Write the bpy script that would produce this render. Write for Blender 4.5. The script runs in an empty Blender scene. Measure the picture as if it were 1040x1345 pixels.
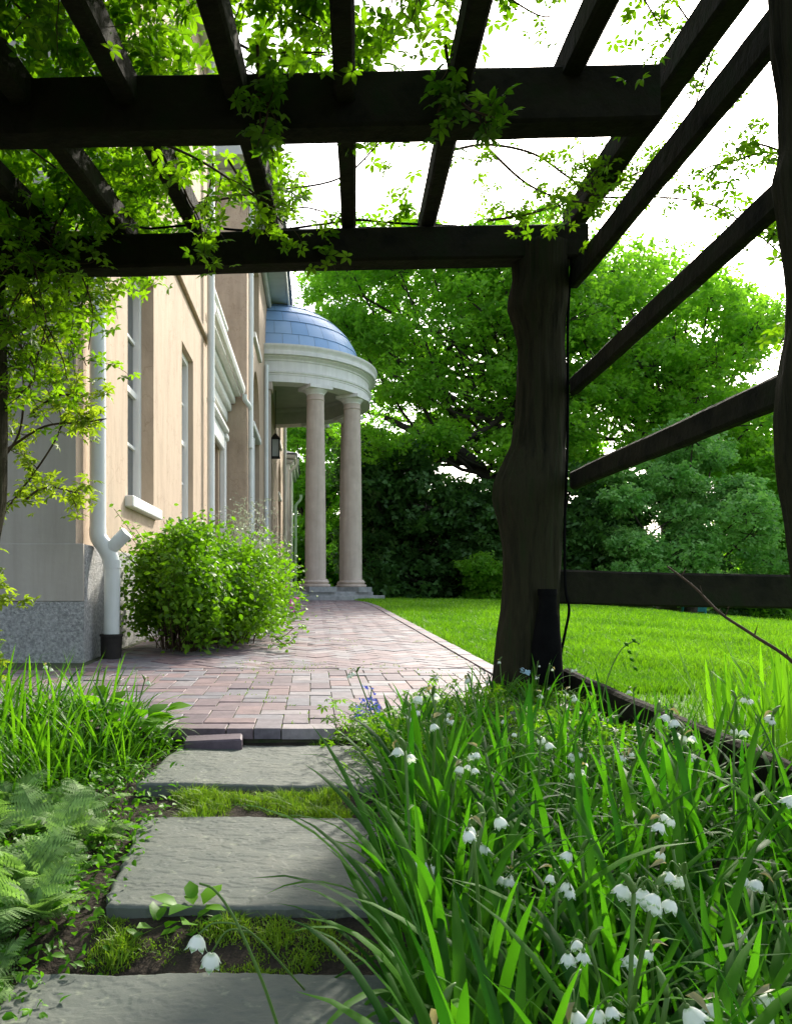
import bpy, math, random
import numpy as np
from mathutils import Vector, Matrix, noise

R = math.radians
rng = np.random.default_rng(11)
random.seed(11)
SC = bpy.context.scene
COL = SC.collection

# ------------------------------------------------------------------ camera, sky, sun, exposure
FPX = 1050.0                      # focal length in pixels of the 1040 x 1345 photograph
cam_d = bpy.data.cameras.new('camera')
cam = bpy.data.objects.new('camera', cam_d)
COL.objects.link(cam)
cam.location = (0, 0, 0)
cam.rotation_euler = (R(90), 0, 0)
cam_d.sensor_fit = 'VERTICAL'
cam_d.sensor_height = 36.0
cam_d.lens = 36.0 * FPX / 1345.0
cam_d.shift_x = 106.0 / 1345.0
cam_d.shift_y = 105.5 / 1345.0
cam_d.clip_start = 0.05
cam_d.clip_end = 2000
SC.camera = cam

SUN_EL, SUN_AZ = 33.0, 25.0       # elevation, and degrees to the right of straight ahead (+Y)
world = bpy.data.worlds.new('World')
SC.world = world
world.use_nodes = True
wn = world.node_tree
bg = wn.nodes['Background']
sky = wn.nodes.new('ShaderNodeTexSky')
sky.sky_type = 'NISHITA'
sky.sun_disc = False
sky.sun_elevation = R(SUN_EL)
sky.sun_rotation = R(SUN_AZ)
sky.air_density = 1.0
sky.dust_density = 3.0
sky.ozone_density = 1.0
hs = wn.nodes.new('ShaderNodeHueSaturation')
hs.inputs['Saturation'].default_value = 0.62      # thin bright haze
wn.links.new(sky.outputs[0], hs.inputs['Color'])
wn.links.new(hs.outputs[0], bg.inputs[0])
bg.inputs[1].default_value = 0.15

sun_d = bpy.data.lights.new('sun', 'SUN')
sun_d.energy = 2.5
sun_d.angle = R(2.5)
sun_d.color = (1.0, 0.93, 0.82)
sun = bpy.data.objects.new('sun', sun_d)
COL.objects.link(sun)
sd = Vector((math.sin(R(SUN_AZ)) * math.cos(R(SUN_EL)), math.cos(R(SUN_AZ)) * math.cos(R(SUN_EL)), math.sin(R(SUN_EL))))
sun.rotation_euler = sd.to_track_quat('Z', 'Y').to_euler()
sun.location = sd * 60

SC.view_settings.view_transform = 'Standard'
SC.view_settings.look = 'None'
SC.view_settings.exposure = 1.5
SC.view_settings.gamma = 1.0
SC.cycles.max_bounces = 8
SC.cycles.transparent_max_bounces = 8
SC.cycles.use_denoising = True


# ------------------------------------------------------------------ helpers
def at(px, py, Y):
    """Point at distance Y that the photograph shows at pixel (px, py)."""
    s = FPX / Y
    return Vector(((px - 414.0) / s, Y, (778.0 - py) / s))


def tag(o, label=None, cat=None, group=None, kind=None):
    if label: o['label'] = label
    if cat: o['category'] = cat
    if group: o['group'] = group
    if kind: o['kind'] = kind
    return o


def empty(name, loc=(0, 0, 0), rz=0.0, parent=None):
    o = bpy.data.objects.new(name, None)
    COL.objects.link(o)
    o.location = loc
    o.rotation_euler = (0, 0, rz)
    o.empty_display_size = 0.1
    if parent: o.parent = parent
    return o


def link_mesh(name, me, mat=None, parent=None):
    o = bpy.data.objects.new(name, me)
    COL.objects.link(o)
    if mat and not me.materials: me.materials.append(mat)
    if parent: o.parent = parent
    return o


def copy_tree(o, parent=None):
    c = o.copy()
    COL.objects.link(c)
    c.parent = parent
    for ch in list(o.children):
        copy_tree(ch, c)
    return c


def np_mesh(name, V, F, tint=None, smooth=True):
    """Mesh from arrays: V (n,3), F (m,k); tint is one float per vertex."""
    V = np.asarray(V, dtype=np.float32).reshape(-1, 3)
    F = np.asarray(F, dtype=np.int32)
    me = bpy.data.meshes.new(name)
    m, k = F.shape
    me.vertices.add(len(V))
    me.vertices.foreach_set('co', V.ravel())
    me.loops.add(m * k)
    me.loops.foreach_set('vertex_index', F.ravel())
    me.polygons.add(m)
    me.polygons.foreach_set('loop_start', np.arange(0, m * k, k, dtype=np.int32))
    me.polygons.foreach_set('loop_total', np.full(m, k, dtype=np.int32))
    me.polygons.foreach_set('use_smooth', np.full(m, smooth, dtype=bool))
    if tint is not None:
        a = me.attributes.new('tint', 'FLOAT', 'POINT')
        a.data.foreach_set('value', np.asarray(tint, dtype=np.float32))
    me.update(calc_edges=True)
    return me


class MB:
    """Collects shapes and links them as one mesh object."""
    def __init__(s):
        s.v, s.f, s.t = [], [], []

    def add(s, vs, fs, tint=0.5):
        b = len(s.v)
        s.v += [tuple(p) for p in vs]
        s.t += list(tint) if hasattr(tint, '__len__') else [tint] * len(vs)
        s.f += [tuple(i + b for i in f) for f in fs]

    def box(s, x0, x1, y0, y1, z0, z1, c=0.0, tint=0.5):
        if c <= 0:
            v = [(x0, y0, z0), (x1, y0, z0), (x1, y1, z0), (x0, y1, z0), (x0, y0, z1), (x1, y0, z1), (x1, y1, z1), (x0, y1, z1)]
            f = [(0, 3, 2, 1), (4, 5, 6, 7), (0, 1, 5, 4), (1, 2, 6, 5), (2, 3, 7, 6), (3, 0, 4, 7)]
            s.add(v, f, tint)
            return
        v = []
        for sx in (0, 1):
            for sy in (0, 1):
                for sz in (0, 1):
                    X, Y, Z = (x0, x1)[sx], (y0, y1)[sy], (z0, z1)[sz]
                    ix, iy, iz = (c, -c)[sx], (c, -c)[sy], (c, -c)[sz]
                    v += [(X, Y + iy, Z + iz), (X + ix, Y, Z + iz), (X + ix, Y + iy, Z)]
        I = lambda a, b, d, k: (a * 4 + b * 2 + d) * 3 + k
        f = []
        for q in (0, 1):
            f.append((I(q, 0, 0, 0), I(q, 1, 0, 0), I(q, 1, 1, 0), I(q, 0, 1, 0)))
            f.append((I(0, q, 0, 1), I(1, q, 0, 1), I(1, q, 1, 1), I(0, q, 1, 1)))
            f.append((I(0, 0, q, 2), I(1, 0, q, 2), I(1, 1, q, 2), I(0, 1, q, 2)))
        for a in (0, 1):
            for b in (0, 1):
                f.append((I(a, b, 0, 0), I(a, b, 1, 0), I(a, b, 1, 1), I(a, b, 0, 1)))
                f.append((I(a, 0, b, 0), I(a, 1, b, 0), I(a, 1, b, 2), I(a, 0, b, 2)))
                f.append((I(0, a, b, 1), I(1, a, b, 1), I(1, a, b, 2), I(0, a, b, 2)))
                for d in (0, 1):
                    f.append((I(a, b, d, 0), I(a, b, d, 1), I(a, b, d, 2)))
        s.add(v, f, tint)

    def tube(s, pts, rad, n=8, cap=True, rough=0.0, tint=0.5):
        V, F = tube_arrays(pts, rad, n, rough)
        s.add([tuple(p) for p in V], [tuple(int(i) for i in q) for q in F], tint)
        if cap:
            b = len(s.v) - len(V)
            s.f.append(tuple(b + i for i in range(n))[::-1])
            s.f.append(tuple(b + len(V) - n + i for i in range(n)))

    def lathe(s, prof, cx, cy, a0=0.0, a1=2 * math.pi, n=48, tint=0.5):
        """prof: (radius, z) list turned round the vertical through cx, cy; angle 0 = +X."""
        full = abs(a1 - a0) >= 2 * math.pi - 1e-6
        m = n if full else n + 1
        vs = []
        for r, z in prof:
            for k in range(m):
                a = a0 + (a1 - a0) * k / n
                vs.append((cx + r * math.cos(a), cy + r * math.sin(a), z))
        fs = []
        for i in range(len(prof) - 1):
            for k in range(n):
                k2 = (k + 1) % m
                fs.append((i * m + k, i * m + k2, (i + 1) * m + k2, (i + 1) * m + k))
        s.add(vs, fs, tint)

    def build(s, name, mat=None, parent=None, smooth=False, fix=True):
        me = bpy.data.meshes.new(name)
        me.from_pydata(s.v, [], s.f)
        a = me.attributes.new('tint', 'FLOAT', 'POINT')
        a.data.foreach_set('value', np.asarray(s.t, dtype=np.float32))
        if fix:
            import bmesh
            bm = bmesh.new()
            bm.from_mesh(me)
            bmesh.ops.recalc_face_normals(bm, faces=bm.faces)
            bm.to_mesh(me)
            bm.free()
        if smooth:
            me.polygons.foreach_set('use_smooth', np.ones(len(me.polygons), dtype=bool))
            if smooth == 'auto':
                try:
                    me.set_sharp_from_angle(angle=R(35))
                except Exception:
                    pass
        me.update()
        return link_mesh(name, me, mat, parent)


def tube_arrays(pts, rad, n=8, rough=0.0):
    P = np.array([tuple(p) for p in pts], dtype=float)
    m = len(P)
    rad = np.broadcast_to(np.asarray(rad, dtype=float), (m,))
    T = np.gradient(P, axis=0)
    T /= np.linalg.norm(T, axis=1)[:, None] + 1e-9
    up = np.array([0, 0, 1.0]) if abs(T[0][2]) < 0.9 else np.array([1.0, 0, 0])
    u = np.cross(T[0], up); u /= np.linalg.norm(u)
    V = np.zeros((m, n, 3))
    ang = np.arange(n) * 2 * math.pi / n
    for i in range(m):
        u = u - T[i] * u.dot(T[i]); u /= np.linalg.norm(u) + 1e-9
        w = np.cross(T[i], u)
        r = rad[i] * (1 + (rough * rng.normal(size=n) if rough else 0))
        V[i] = P[i] + (np.cos(ang) * r)[:, None] * u + (np.sin(ang) * r)[:, None] * w
    i = np.arange(m - 1)[:, None] * n
    k = np.arange(n)[None, :]
    k2 = (k + 1) % n
    F = np.stack([i + k, i + k2, i + n + k2, i + n + k], -1).reshape(-1, 4)
    return V.reshape(-1, 3), F


def many_tubes(list_of, n=5, rough=0.0):
    Vs, Fs, b = [], [], 0
    for pts, rad in list_of:
        V, F = tube_arrays(pts, rad, n, rough)
        Vs.append(V); Fs.append(F + b); b += len(V)
    return np.concatenate(Vs), np.concatenate(Fs)


def smooth_path(pts, n=12):
    """Catmull-Rom through pts."""
    P = [Vector(p) for p in pts]
    P = [P[0] * 2 - P[1]] + P + [P[-1] * 2 - P[-2]]
    out = []
    for i in range(1, len(P) - 2):
        for k in range(n):
            t = k / n
            a, b, c, d = P[i - 1], P[i], P[i + 1], P[i + 2]
            out.append(0.5 * ((2 * b) + (c - a) * t + (2 * a - 5 * b + 4 * c - d) * t * t + (3 * b - 3 * c + d - a) * t ** 3))
    out.append(P[-2])
    return out


def frames(normals, spin):
    """Rotation matrices whose z axis is each normal, x axis spun by spin."""
    N = normals / (np.linalg.norm(normals, axis=1)[:, None] + 1e-9)
    ref = np.where(np.abs(N[:, 2:3]) < 0.95, np.array([[0, 0, 1.0]]), np.array([[1.0, 0, 0]]))
    U = np.cross(ref, N); U /= np.linalg.norm(U, axis=1)[:, None] + 1e-9
    W = np.cross(N, U)
    c, s = np.cos(spin)[:, None], np.sin(spin)[:, None]
    X = U * c + W * s
    Yv = np.cross(N, X)
    return np.stack([X, Yv, N], axis=2)


def scatter(name, TV, TF, pos, Rm, scale, tint, mat, parent=None, tint_t=None):
    """One mesh holding a template (TV, TF) at every pos/rotation/scale."""
    TV = np.asarray(TV, dtype=float); TF = np.asarray(TF)
    m, n = len(pos), len(TV)
    V = np.einsum('mij,nj->mni', Rm, TV) * np.asarray(scale).reshape(-1, 1, 1) + pos[:, None, :]
    F = TF[None] + (np.arange(m) * n)[:, None, None]
    t = np.repeat(np.asarray(tint), n)
    if tint_t is not None: t = t + np.tile(tint_t, m)
    me = np_mesh(name, V.reshape(-1, 3), F.reshape(-1, TF.shape[1]), t)
    return link_mesh(name, me, mat, parent)


# leaf templates: stalk at the origin, length 1 along +x, face up
def leaflet(w=0.42, fold=0.10, droop=0.16):
    v = [(0, 0, 0), (0.3, w * .42, fold * .8), (0.62, w * .46, fold - droop * .4), (1, 0, -droop), (0.62, -w * .46, fold - droop * .4), (0.3, -w * .42, fold * .8), (0.36, 0, 0.0), (0.66, 0, -droop * .35)]
    f = [(0, 6, 1), (1, 6, 7), (1, 7, 2), (2, 7, 3), (0, 5, 6), (5, 7, 6), (5, 4, 7), (4, 3, 7)]
    return np.array(v), np.array(f)


def palmate(k=5, span=220, w=0.42):
    LV, LF = leaflet(w)
    V, F = [], []
    for i in range(k):
        a = R(-span / 2 + span * i / (k - 1))
        sc = 1.0 - 0.28 * abs(i - (k - 1) / 2) / ((k - 1) / 2)
        c, s = math.cos(a), math.sin(a)
        M = np.array([[c, -s, 0], [s, c, 0], [0, 0, 1]])
        q = LV.copy(); q[:, 0] = q[:, 0] * 0.93 + 0.07
        V.append((q @ M.T) * sc); F.append(LF + i * len(LV))
    return np.concatenate(V), np.concatenate(F)


CARD_V = np.array([(0, 0, 0), (.5, .33, .08), (1, 0, -.06), (.5, -.33, .08)])
CARD_F = np.array([(0, 2, 1), (0, 3, 2)])
SPRAY_V, SPRAY_F = [], []
for _k in range(3):
    _a = R((-75, 0, 75)[_k]); _c, _s = math.cos(_a), math.sin(_a)
    SPRAY_V.append(CARD_V @ np.array([[_c, _s, 0], [-_s, _c, 0], [0, 0, 1]]) + np.array([.25 * _k, 0, .1 * _k]))
    SPRAY_F.append(CARD_F + 4 * _k)
SPRAY_V = np.concatenate(SPRAY_V); SPRAY_F = np.concatenate(SPRAY_F)


# ------------------------------------------------------------------ materials
def mat_base(name):
    m = bpy.data.materials.new(name)
    m.use_nodes = True
    nt = m.node_tree
    return m, nt, nt.nodes['Principled BSDF']


def N(nt, typ, **kw):
    n = nt.nodes.new(typ)
    for k, v in kw.items():
        if hasattr(n, k): setattr(n, k, v)
        else: n.inputs[k].default_value = v
    return n


def ramp(nt, stops):
    n = nt.nodes.new('ShaderNodeValToRGB')
    e = n.color_ramp.elements
    while len(e) < len(stops): e.new(0.5)
    for i, (p, c) in enumerate(stops):
        e[i].position = p
        e[i].color = (*c, 1)
    return n


def surf(name, c1, c2, scale=4.0, rough=0.8, bump=0.3, bscale=60.0, stretch=(1, 1, 1), detail=6, spec=0.3, dist=0.004, c3=None, metallic=0.0, streak=0.0, cracks=False):
    """Noise-coloured, noise-bumped surface in object space."""
    m, nt, b = mat_base(name)
    tc = N(nt, 'ShaderNodeTexCoord')
    mp = N(nt, 'ShaderNodeMapping')
    mp.inputs['Scale'].default_value = stretch
    nt.links.new(tc.outputs['Object'], mp.inputs[0])
    n1 = N(nt, 'ShaderNodeTexNoise', Scale=scale, Detail=detail, Roughness=0.62)
    nt.links.new(mp.outputs[0], n1.inputs['Vector'])
    st = [(0.32, c1), (0.68, c2)] if c3 is None else [(0.28, c1), (0.52, c2), (0.74, c3)]
    rp = ramp(nt, st)
    nt.links.new(n1.outputs['Fac'], rp.inputs[0])
    nt.links.new(rp.outputs[0], b.inputs['Base Color'])
    if streak:
        m3 = N(nt, 'ShaderNodeMapping')
        m3.inputs['Scale'].default_value = (3.2, 3.2, .28)
        nt.links.new(tc.outputs['Object'], m3.inputs[0])
        n3 = N(nt, 'ShaderNodeTexNoise', Scale=2.6, Detail=8.0, Roughness=0.7)
        nt.links.new(m3.outputs[0], n3.inputs['Vector'])
        r3 = ramp(nt, [(.34, (1 - streak, 1 - streak * 1.05, 1 - streak * 1.15)), (.60, (1, 1, 1))])
        nt.links.new(n3.outputs['Fac'], r3.inputs[0])
        n4 = N(nt, 'ShaderNodeTexVoronoi', Scale=1.1, feature='DISTANCE_TO_EDGE')
        n5 = N(nt, 'ShaderNodeTexNoise', Scale=3.0, Detail=6.0)
        nt.links.new(tc.outputs['Object'], n5.inputs['Vector'])
        nt.links.new(n5.outputs['Color'], n4.inputs['Vector'])
        x3 = N(nt, 'ShaderNodeMix', data_type='RGBA', blend_type='MULTIPLY')
        x3.inputs[0].default_value = 1.0
        nt.links.new(rp.outputs[0], x3.inputs[6])
        nt.links.new(r3.outputs[0], x3.inputs[7])
        r4 = ramp(nt, [(0.0, (.80, .77, .74)), (.010, (1, 1, 1))])
        nt.links.new(n4.outputs['Distance'], r4.inputs[0])
        x4 = N(nt, 'ShaderNodeMix', data_type='RGBA', blend_type='MULTIPLY')
        x4.inputs[0].default_value = 1.0 if cracks else 0.0
        nt.links.new(x3.outputs[2], x4.inputs[6])
        nt.links.new(r4.outputs[0], x4.inputs[7])
        nt.links.new(x4.outputs[2], b.inputs['Base Color'])
    n2 = N(nt, 'ShaderNodeTexNoise', Scale=bscale, Detail=5.0, Roughness=0.6)
    nt.links.new(mp.outputs[0], n2.inputs['Vector'])
    bp = N(nt, 'ShaderNodeBump', Strength=bump, Distance=dist)
    nt.links.new(n2.outputs['Fac'], bp.inputs['Height'])
    nt.links.new(bp.outputs[0], b.inputs['Normal'])
    b.inputs['Roughness'].default_value = rough
    b.inputs['Specular IOR Level'].default_value = spec
    b.inputs['Metallic'].default_value = metallic
    return m


def leafm(name, dark, light, transl=0.45, rough=0.5, tcol=None, spec=0.35):
    """Leaf: tint attribute picks the colour; light passes through."""
    m, nt, b = mat_base(name)
    out = nt.nodes['Material Output']
    at_ = N(nt, 'ShaderNodeAttribute', attribute_name='tint')
    rp = ramp(nt, [(0.0, dark), (1.0, light)])
    nt.links.new(at_.outputs['Fac'], rp.inputs[0])
    nt.links.new(rp.outputs[0], b.inputs['Base Color'])
    b.inputs['Roughness'].default_value = rough
    b.inputs['Specular IOR Level'].default_value = spec
    tr = N(nt, 'ShaderNodeBsdfTranslucent')
    mx = N(nt, 'ShaderNodeMix', data_type='RGBA', blend_type='MULTIPLY')
    mx.inputs[0].default_value = 1.0
    nt.links.new(rp.outputs[0], mx.inputs[6])
    mx.inputs[7].default_value = (*(tcol or (1.9, 1.7, 0.7)), 1)
    nt.links.new(mx.outputs[2], tr.inputs['Color'])
    ms = N(nt, 'ShaderNodeMixShader', Fac=transl)
    nt.links.new(b.outputs[0], ms.inputs[1])
    nt.links.new(tr.outputs[0], ms.inputs[2])
    nt.links.new(ms.outputs[0], out.inputs[0])
    return m


def tinted(name, stops, rough=0.75, bump=0.4, bscale=90, nscale=14, spec=0.4):
    """Per-piece tint attribute colours a stone or brick, plus noise."""
    m, nt, b = mat_base(name)
    a = N(nt, 'ShaderNodeAttribute', attribute_name='tint')
    rp = ramp(nt, stops)
    nt.links.new(a.outputs['Fac'], rp.inputs[0])
    tc = N(nt, 'ShaderNodeTexCoord')
    n1 = N(nt, 'ShaderNodeTexNoise', Scale=nscale, Detail=7.0, Roughness=0.7)
    nt.links.new(tc.outputs['Object'], n1.inputs['Vector'])
    r2 = ramp(nt, [(0.3, (.62, .62, .62)), (0.7, (1.25, 1.25, 1.25))])
    nt.links.new(n1.outputs['Fac'], r2.inputs[0])
    mx = N(nt, 'ShaderNodeMix', data_type='RGBA', blend_type='MULTIPLY')
    mx.inputs[0].default_value = 1.0
    nt.links.new(rp.outputs[0], mx.inputs[6])
    nt.links.new(r2.outputs[0], mx.inputs[7])
    nt.links.new(mx.outputs[2], b.inputs['Base Color'])
    n2 = N(nt, 'ShaderNodeTexNoise', Scale=bscale, Detail=5.0)
    nt.links.new(tc.outputs['Object'], n2.inputs['Vector'])
    bp = N(nt, 'ShaderNodeBump', Strength=bump, Distance=0.003)
    nt.links.new(n2.outputs['Fac'], bp.inputs['Height'])
    nt.links.new(bp.outputs[0], b.inputs['Normal'])
    b.inputs['Roughness'].default_value = rough
    b.inputs['Specular IOR Level'].default_value = spec
    return m


M = {}
M['stucco'] = surf('stucco', (.36, .278, .202), (.475, .368, .268), scale=2.2, rough=.9, bump=.55, bscale=20, c3=(.405, .324, .240), dist=.010, stretch=(1, 1.6, .55), detail=9, streak=.13, cracks=True)
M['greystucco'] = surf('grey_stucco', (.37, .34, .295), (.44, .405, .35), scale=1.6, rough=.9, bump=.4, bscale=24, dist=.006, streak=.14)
M['roughcast'] = surf('roughcast', (.34, .345, .335), (.80, .80, .77), scale=60, rough=.95, bump=1.0, bscale=80, dist=.06, detail=3)
M['white'] = surf('white_paint', (.72, .73, .70), (.80, .80, .77), scale=3, rough=.5, bump=.12, bscale=40, streak=.12)
M['pipe'] = surf('painted_pipe', (.66, .70, .68), (.75, .78, .76), scale=5, rough=.35, bump=.08, bscale=20, spec=.5, streak=.12)
M['iron'] = surf('dark_iron', (.012, .010, .009), (.03, .025, .02), scale=12, rough=.7, bump=.4)
M['column'] = surf('column_stucco', (.52, .43, .36), (.62, .53, .45), scale=3, rough=.85, bump=.3, bscale=70, streak=.16)
M['step'] = surf('step_stone', (.20, .21, .21), (.33, .34, .33), scale=6, rough=.8, bump=.4)
M['soffit'] = surf('grey_soffit', (.42, .44, .40), (.50, .52, .48), scale=3, rough=.7, bump=.1)
M['slate'] = surf('roof_slate', (.10, .11, .13), (.2, .21, .24), scale=8, rough=.6, bump=.5)
M['inner'] = surf('portico_lining', (.40, .42, .36), (.48, .50, .43), scale=3, rough=.8, bump=.1)
M['brown'] = surf('brown_door', (.16, .09, .05), (.22, .13, .08), scale=5, rough=.6, bump=.1)
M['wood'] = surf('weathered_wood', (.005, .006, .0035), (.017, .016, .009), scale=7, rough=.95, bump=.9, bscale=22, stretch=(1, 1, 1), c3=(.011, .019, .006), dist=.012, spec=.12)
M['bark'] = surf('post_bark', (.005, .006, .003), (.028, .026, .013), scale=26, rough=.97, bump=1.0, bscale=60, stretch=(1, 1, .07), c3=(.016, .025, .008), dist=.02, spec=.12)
M['treebark'] = surf('tree_bark', (.025, .022, .016), (.06, .05, .035), scale=5, rough=.95, bump=.8, bscale=12, dist=.03)
M['stem'] = surf('vine_stem', (.035, .022, .012), (.085, .055, .03), scale=20, rough=.9, bump=.5)
M['soil'] = surf('bed_soil', (.018, .013, .009), (.06, .045, .03), scale=14, rough=1, bump=1.0, bscale=70, dist=.02)
M['black'] = surf('black_plastic', (.003, .003, .003), (.006, .006, .006), scale=10, rough=.9, bump=.3, spec=.04)
M['teal'] = surf('teal_paint', (.03, .20, .22), (.05, .27, .28), scale=8, rough=.6, bump=.1)


def glass_mat():
    m, nt, b = mat_base('window_glass')
    b.inputs['Base Color'].default_value = (.03, .04, .04, 1)
    b.inputs['Roughness'].default_value = .06
    b.inputs['Specular IOR Level'].default_value = .8
    return m


M['glass'] = glass_mat()


def dome_mat():
    m, nt, b = mat_base('blue_dome_sheet')
    a = N(nt, 'ShaderNodeAttribute', attribute_name='tint')
    rp = ramp(nt, [(0, (.17, .32, .54)), (.5, (.23, .40, .63)), (1, (.32, .47, .67))])
    tc = N(nt, 'ShaderNodeTexCoord')
    n1 = N(nt, 'ShaderNodeTexNoise', Scale=2.2, Detail=8.0, Roughness=.7)
    nt.links.new(tc.outputs['Object'], n1.inputs['Vector'])
    mt = N(nt, 'ShaderNodeMath', operation='MULTIPLY_ADD')
    nt.links.new(n1.outputs['Fac'], mt.inputs[0])
    mt.inputs[1].default_value = .9
    ms = N(nt, 'ShaderNodeMath', operation='SUBTRACT')
    nt.links.new(a.outputs['Fac'], ms.inputs[0])
    ms.inputs[1].default_value = .45
    nt.links.new(ms.outputs[0], mt.inputs[2])
    nt.links.new(mt.outputs[0], rp.inputs[0])
    nt.links.new(rp.outputs[0], b.inputs['Base Color'])
    b.inputs['Roughness'].default_value = .42
    b.inputs['Specular IOR Level'].default_value = .6
    return m


M['dome'] = dome_mat()


def slab_mat():
    m, nt, b = mat_base('bluestone')
    tc = N(nt, 'ShaderNodeTexCoord')
    n1 = N(nt, 'ShaderNodeTexNoise', Scale=6.0, Detail=12.0, Roughness=.74)
    nt.links.new(tc.outputs['Object'], n1.inputs['Vector'])
    rp = ramp(nt, [(.26, (.058, .074, .062)), (.42, (.092, .107, .090)), (.58, (.112, .124, .102)), (.76, (.165, .160, .125))])
    nt.links.new(n1.outputs['Fac'], rp.inputs[0])
    nt.links.new(rp.outputs[0], b.inputs['Base Color'])
    mp = N(nt, 'ShaderNodeMapping')
    mp.inputs['Scale'].default_value = (1, 1.9, 1)
    nt.links.new(tc.outputs['Object'], mp.inputs[0])
    n2 = N(nt, 'ShaderNodeTexNoise', Scale=3.6, Detail=7.0, Roughness=.56)
    nt.links.new(mp.outputs[0], n2.inputs['Vector'])
    n3 = N(nt, 'ShaderNodeTexNoise', Scale=120.0, Detail=8.0, Roughness=.75)
    nt.links.new(tc.outputs['Object'], n3.inputs['Vector'])
    b1 = N(nt, 'ShaderNodeBump', Strength=.4, Distance=.006)
    nt.links.new(n2.outputs['Fac'], b1.inputs['Height'])
    bp = N(nt, 'ShaderNodeBump', Strength=.55, Distance=.003)
    nt.links.new(n3.outputs['Fac'], bp.inputs['Height'])
    nt.links.new(b1.outputs[0], bp.inputs['Normal'])
    nt.links.new(bp.outputs[0], b.inputs['Normal'])
    n4 = N(nt, 'ShaderNodeTexNoise', Scale=26.0, Detail=5.0, Roughness=.6)   # lichen
    nt.links.new(tc.outputs['Object'], n4.inputs['Vector'])
    r4 = ramp(nt, [(.60, (0, 0, 0)), (.68, (1, 1, 1))])
    nt.links.new(n4.outputs['Fac'], r4.inputs[0])
    x4 = N(nt, 'ShaderNodeMix', data_type='RGBA', blend_type='MIX')
    nt.links.new(r4.outputs[0], x4.inputs[0])
    nt.links.new(rp.outputs[0], x4.inputs[6])
    x4.inputs[7].default_value = (.17, .19, .14, 1)
    nt.links.new(x4.outputs[2], b.inputs['Base Color'])
    b.inputs['Roughness'].default_value = .7
    b.inputs['Specular IOR Level'].default_value = .3
    return m


M['slab'] = slab_mat()
M['brick'] = tinted('paver_brick', [(0, (.100, .075, .090)), (.25, (.155, .112, .124)), (.45, (.195, .130, .130)), (.62, (.165, .140, .154)), (.8, (.135, .134, .154)), (1, (.27, .235, .235))], rough=.62, spec=.3)
M['joint'] = surf('joint_sand', (.03, .055, .015), (.09, .08, .055), scale=18, rough=1, bump=.8)
M['lawn'] = surf('lawn_turf', (.06, .16, .008), (.09, .22, .010), scale=3.0, rough=.9, bump=.9, bscale=45, c3=(.12, .25, .012), dist=.03)
M['grass'] = leafm('grass_blade', (.06, .17, .006), (.16, .34, .012), transl=.5, tcol=(1.3, 1.35, .6))
M['moss'] = leafm('moss_blade', (.10, .22, .010), (.24, .36, .02), transl=.4, tcol=(1.2, 1.3, .6))
M['vine'] = leafm('vine_leaf', (.030, .095, .006), (.15, .28, .014), transl=.62, tcol=(1.8, 1.9, .45))
M['sapling'] = leafm('young_leaf', (.10, .18, .012), (.24, .34, .025), transl=.55, tcol=(1.6, 1.6, .6))
M['shrub'] = leafm('shrub_leaf', (.040, .115, .006), (.15, .29, .012), transl=.48, tcol=(1.6, 1.8, .5))
M['silver'] = leafm('silver_leaf', (.20, .25, .19), (.36, .40, .32), transl=.3, tcol=(1.2, 1.25, 1))
M['oak'] = leafm('oak_leaf', (.10, .25, .020), (.22, .44, .036), transl=.58, tcol=(1.6, 1.75, .7))
M['evergreen'] = leafm('evergreen_leaf', (.022, .072, .014), (.075, .18, .034), transl=.35, tcol=(1.3, 1.5, .7))
M['paletree'] = leafm('pale_tree_leaf', (.09, .27, .05), (.29, .50, .15), transl=.4, tcol=(1.3, 1.6, .8))
M['strap'] = leafm('strap_leaf', (.016, .075, .008), (.075, .21, .016), transl=.48, rough=.55, tcol=(1.5, 1.9, .45), spec=.10)
M['strapl'] = leafm('bright_strap_leaf', (.04, .14, .008), (.13, .31, .016), transl=.45, rough=.45, tcol=(1.6, 1.7, .5), spec=.2)
M['fern'] = leafm('fern_frond', (.014, .060, .008), (.25, .40, .13), transl=.40, tcol=(1.4, 1.6, .7), rough=.65, spec=.25)
M['petal'] = leafm('white_petal', (.14, .34, .03), (.84, .87, .80), transl=.4, tcol=(1.05, 1.1, 1.0))
M['bluepetal'] = leafm('blue_petal', (.08, .10, .45), (.18, .22, .65), transl=.3, tcol=(1.2, 1.2, 1.4))
M['pinkpetal'] = leafm('magenta_petal', (.45, .05, .35), (.6, .1, .5), transl=.3, tcol=(1.2, 1, 1.2))
M['cyanpetal'] = leafm('pale_blue_petal', (.35, .55, .65), (.5, .7, .8), transl=.3, tcol=(1, 1, 1))
M['dry'] = leafm('dry_spathe', (.15, .16, .05), (.36, .34, .17), transl=.4, tcol=(1.2, 1.1, .8))
M['greenstem'] = leafm('green_stalk', (.06, .14, .02), (.12, .22, .04), transl=.15)


# ------------------------------------------------------------------ ground, lawn, path
def lerp_tab(tab, y):
    return float(np.interp(y, [t[0] for t in tab], [t[1] for t in tab]))


PATH_T = [(3.0, -.512), (5, -.462), (14, -.243), (17, -.215), (22, -.225), (50, -.25)]
SOIL_T = [(-10, -1.0), (.5, -.71), (1.36, -.672), (1.42, -.668), (1.53, -.624), (2.10, -.618), (2.20, -.610), (2.33, -.583), (2.85, -.580), (2.98, -.570), (3.1, -.56), (3.6, -.54), (5, -.50), (14, -.28), (17, -.255), (22, -.265), (40, -.31), (60, -.6), (400, -8)]


def fall(X):
    d = X - 4.8
    return .085 * (d + math.sqrt(d * d + .5)) / 2 if X > 1.5 else 0.0


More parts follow.
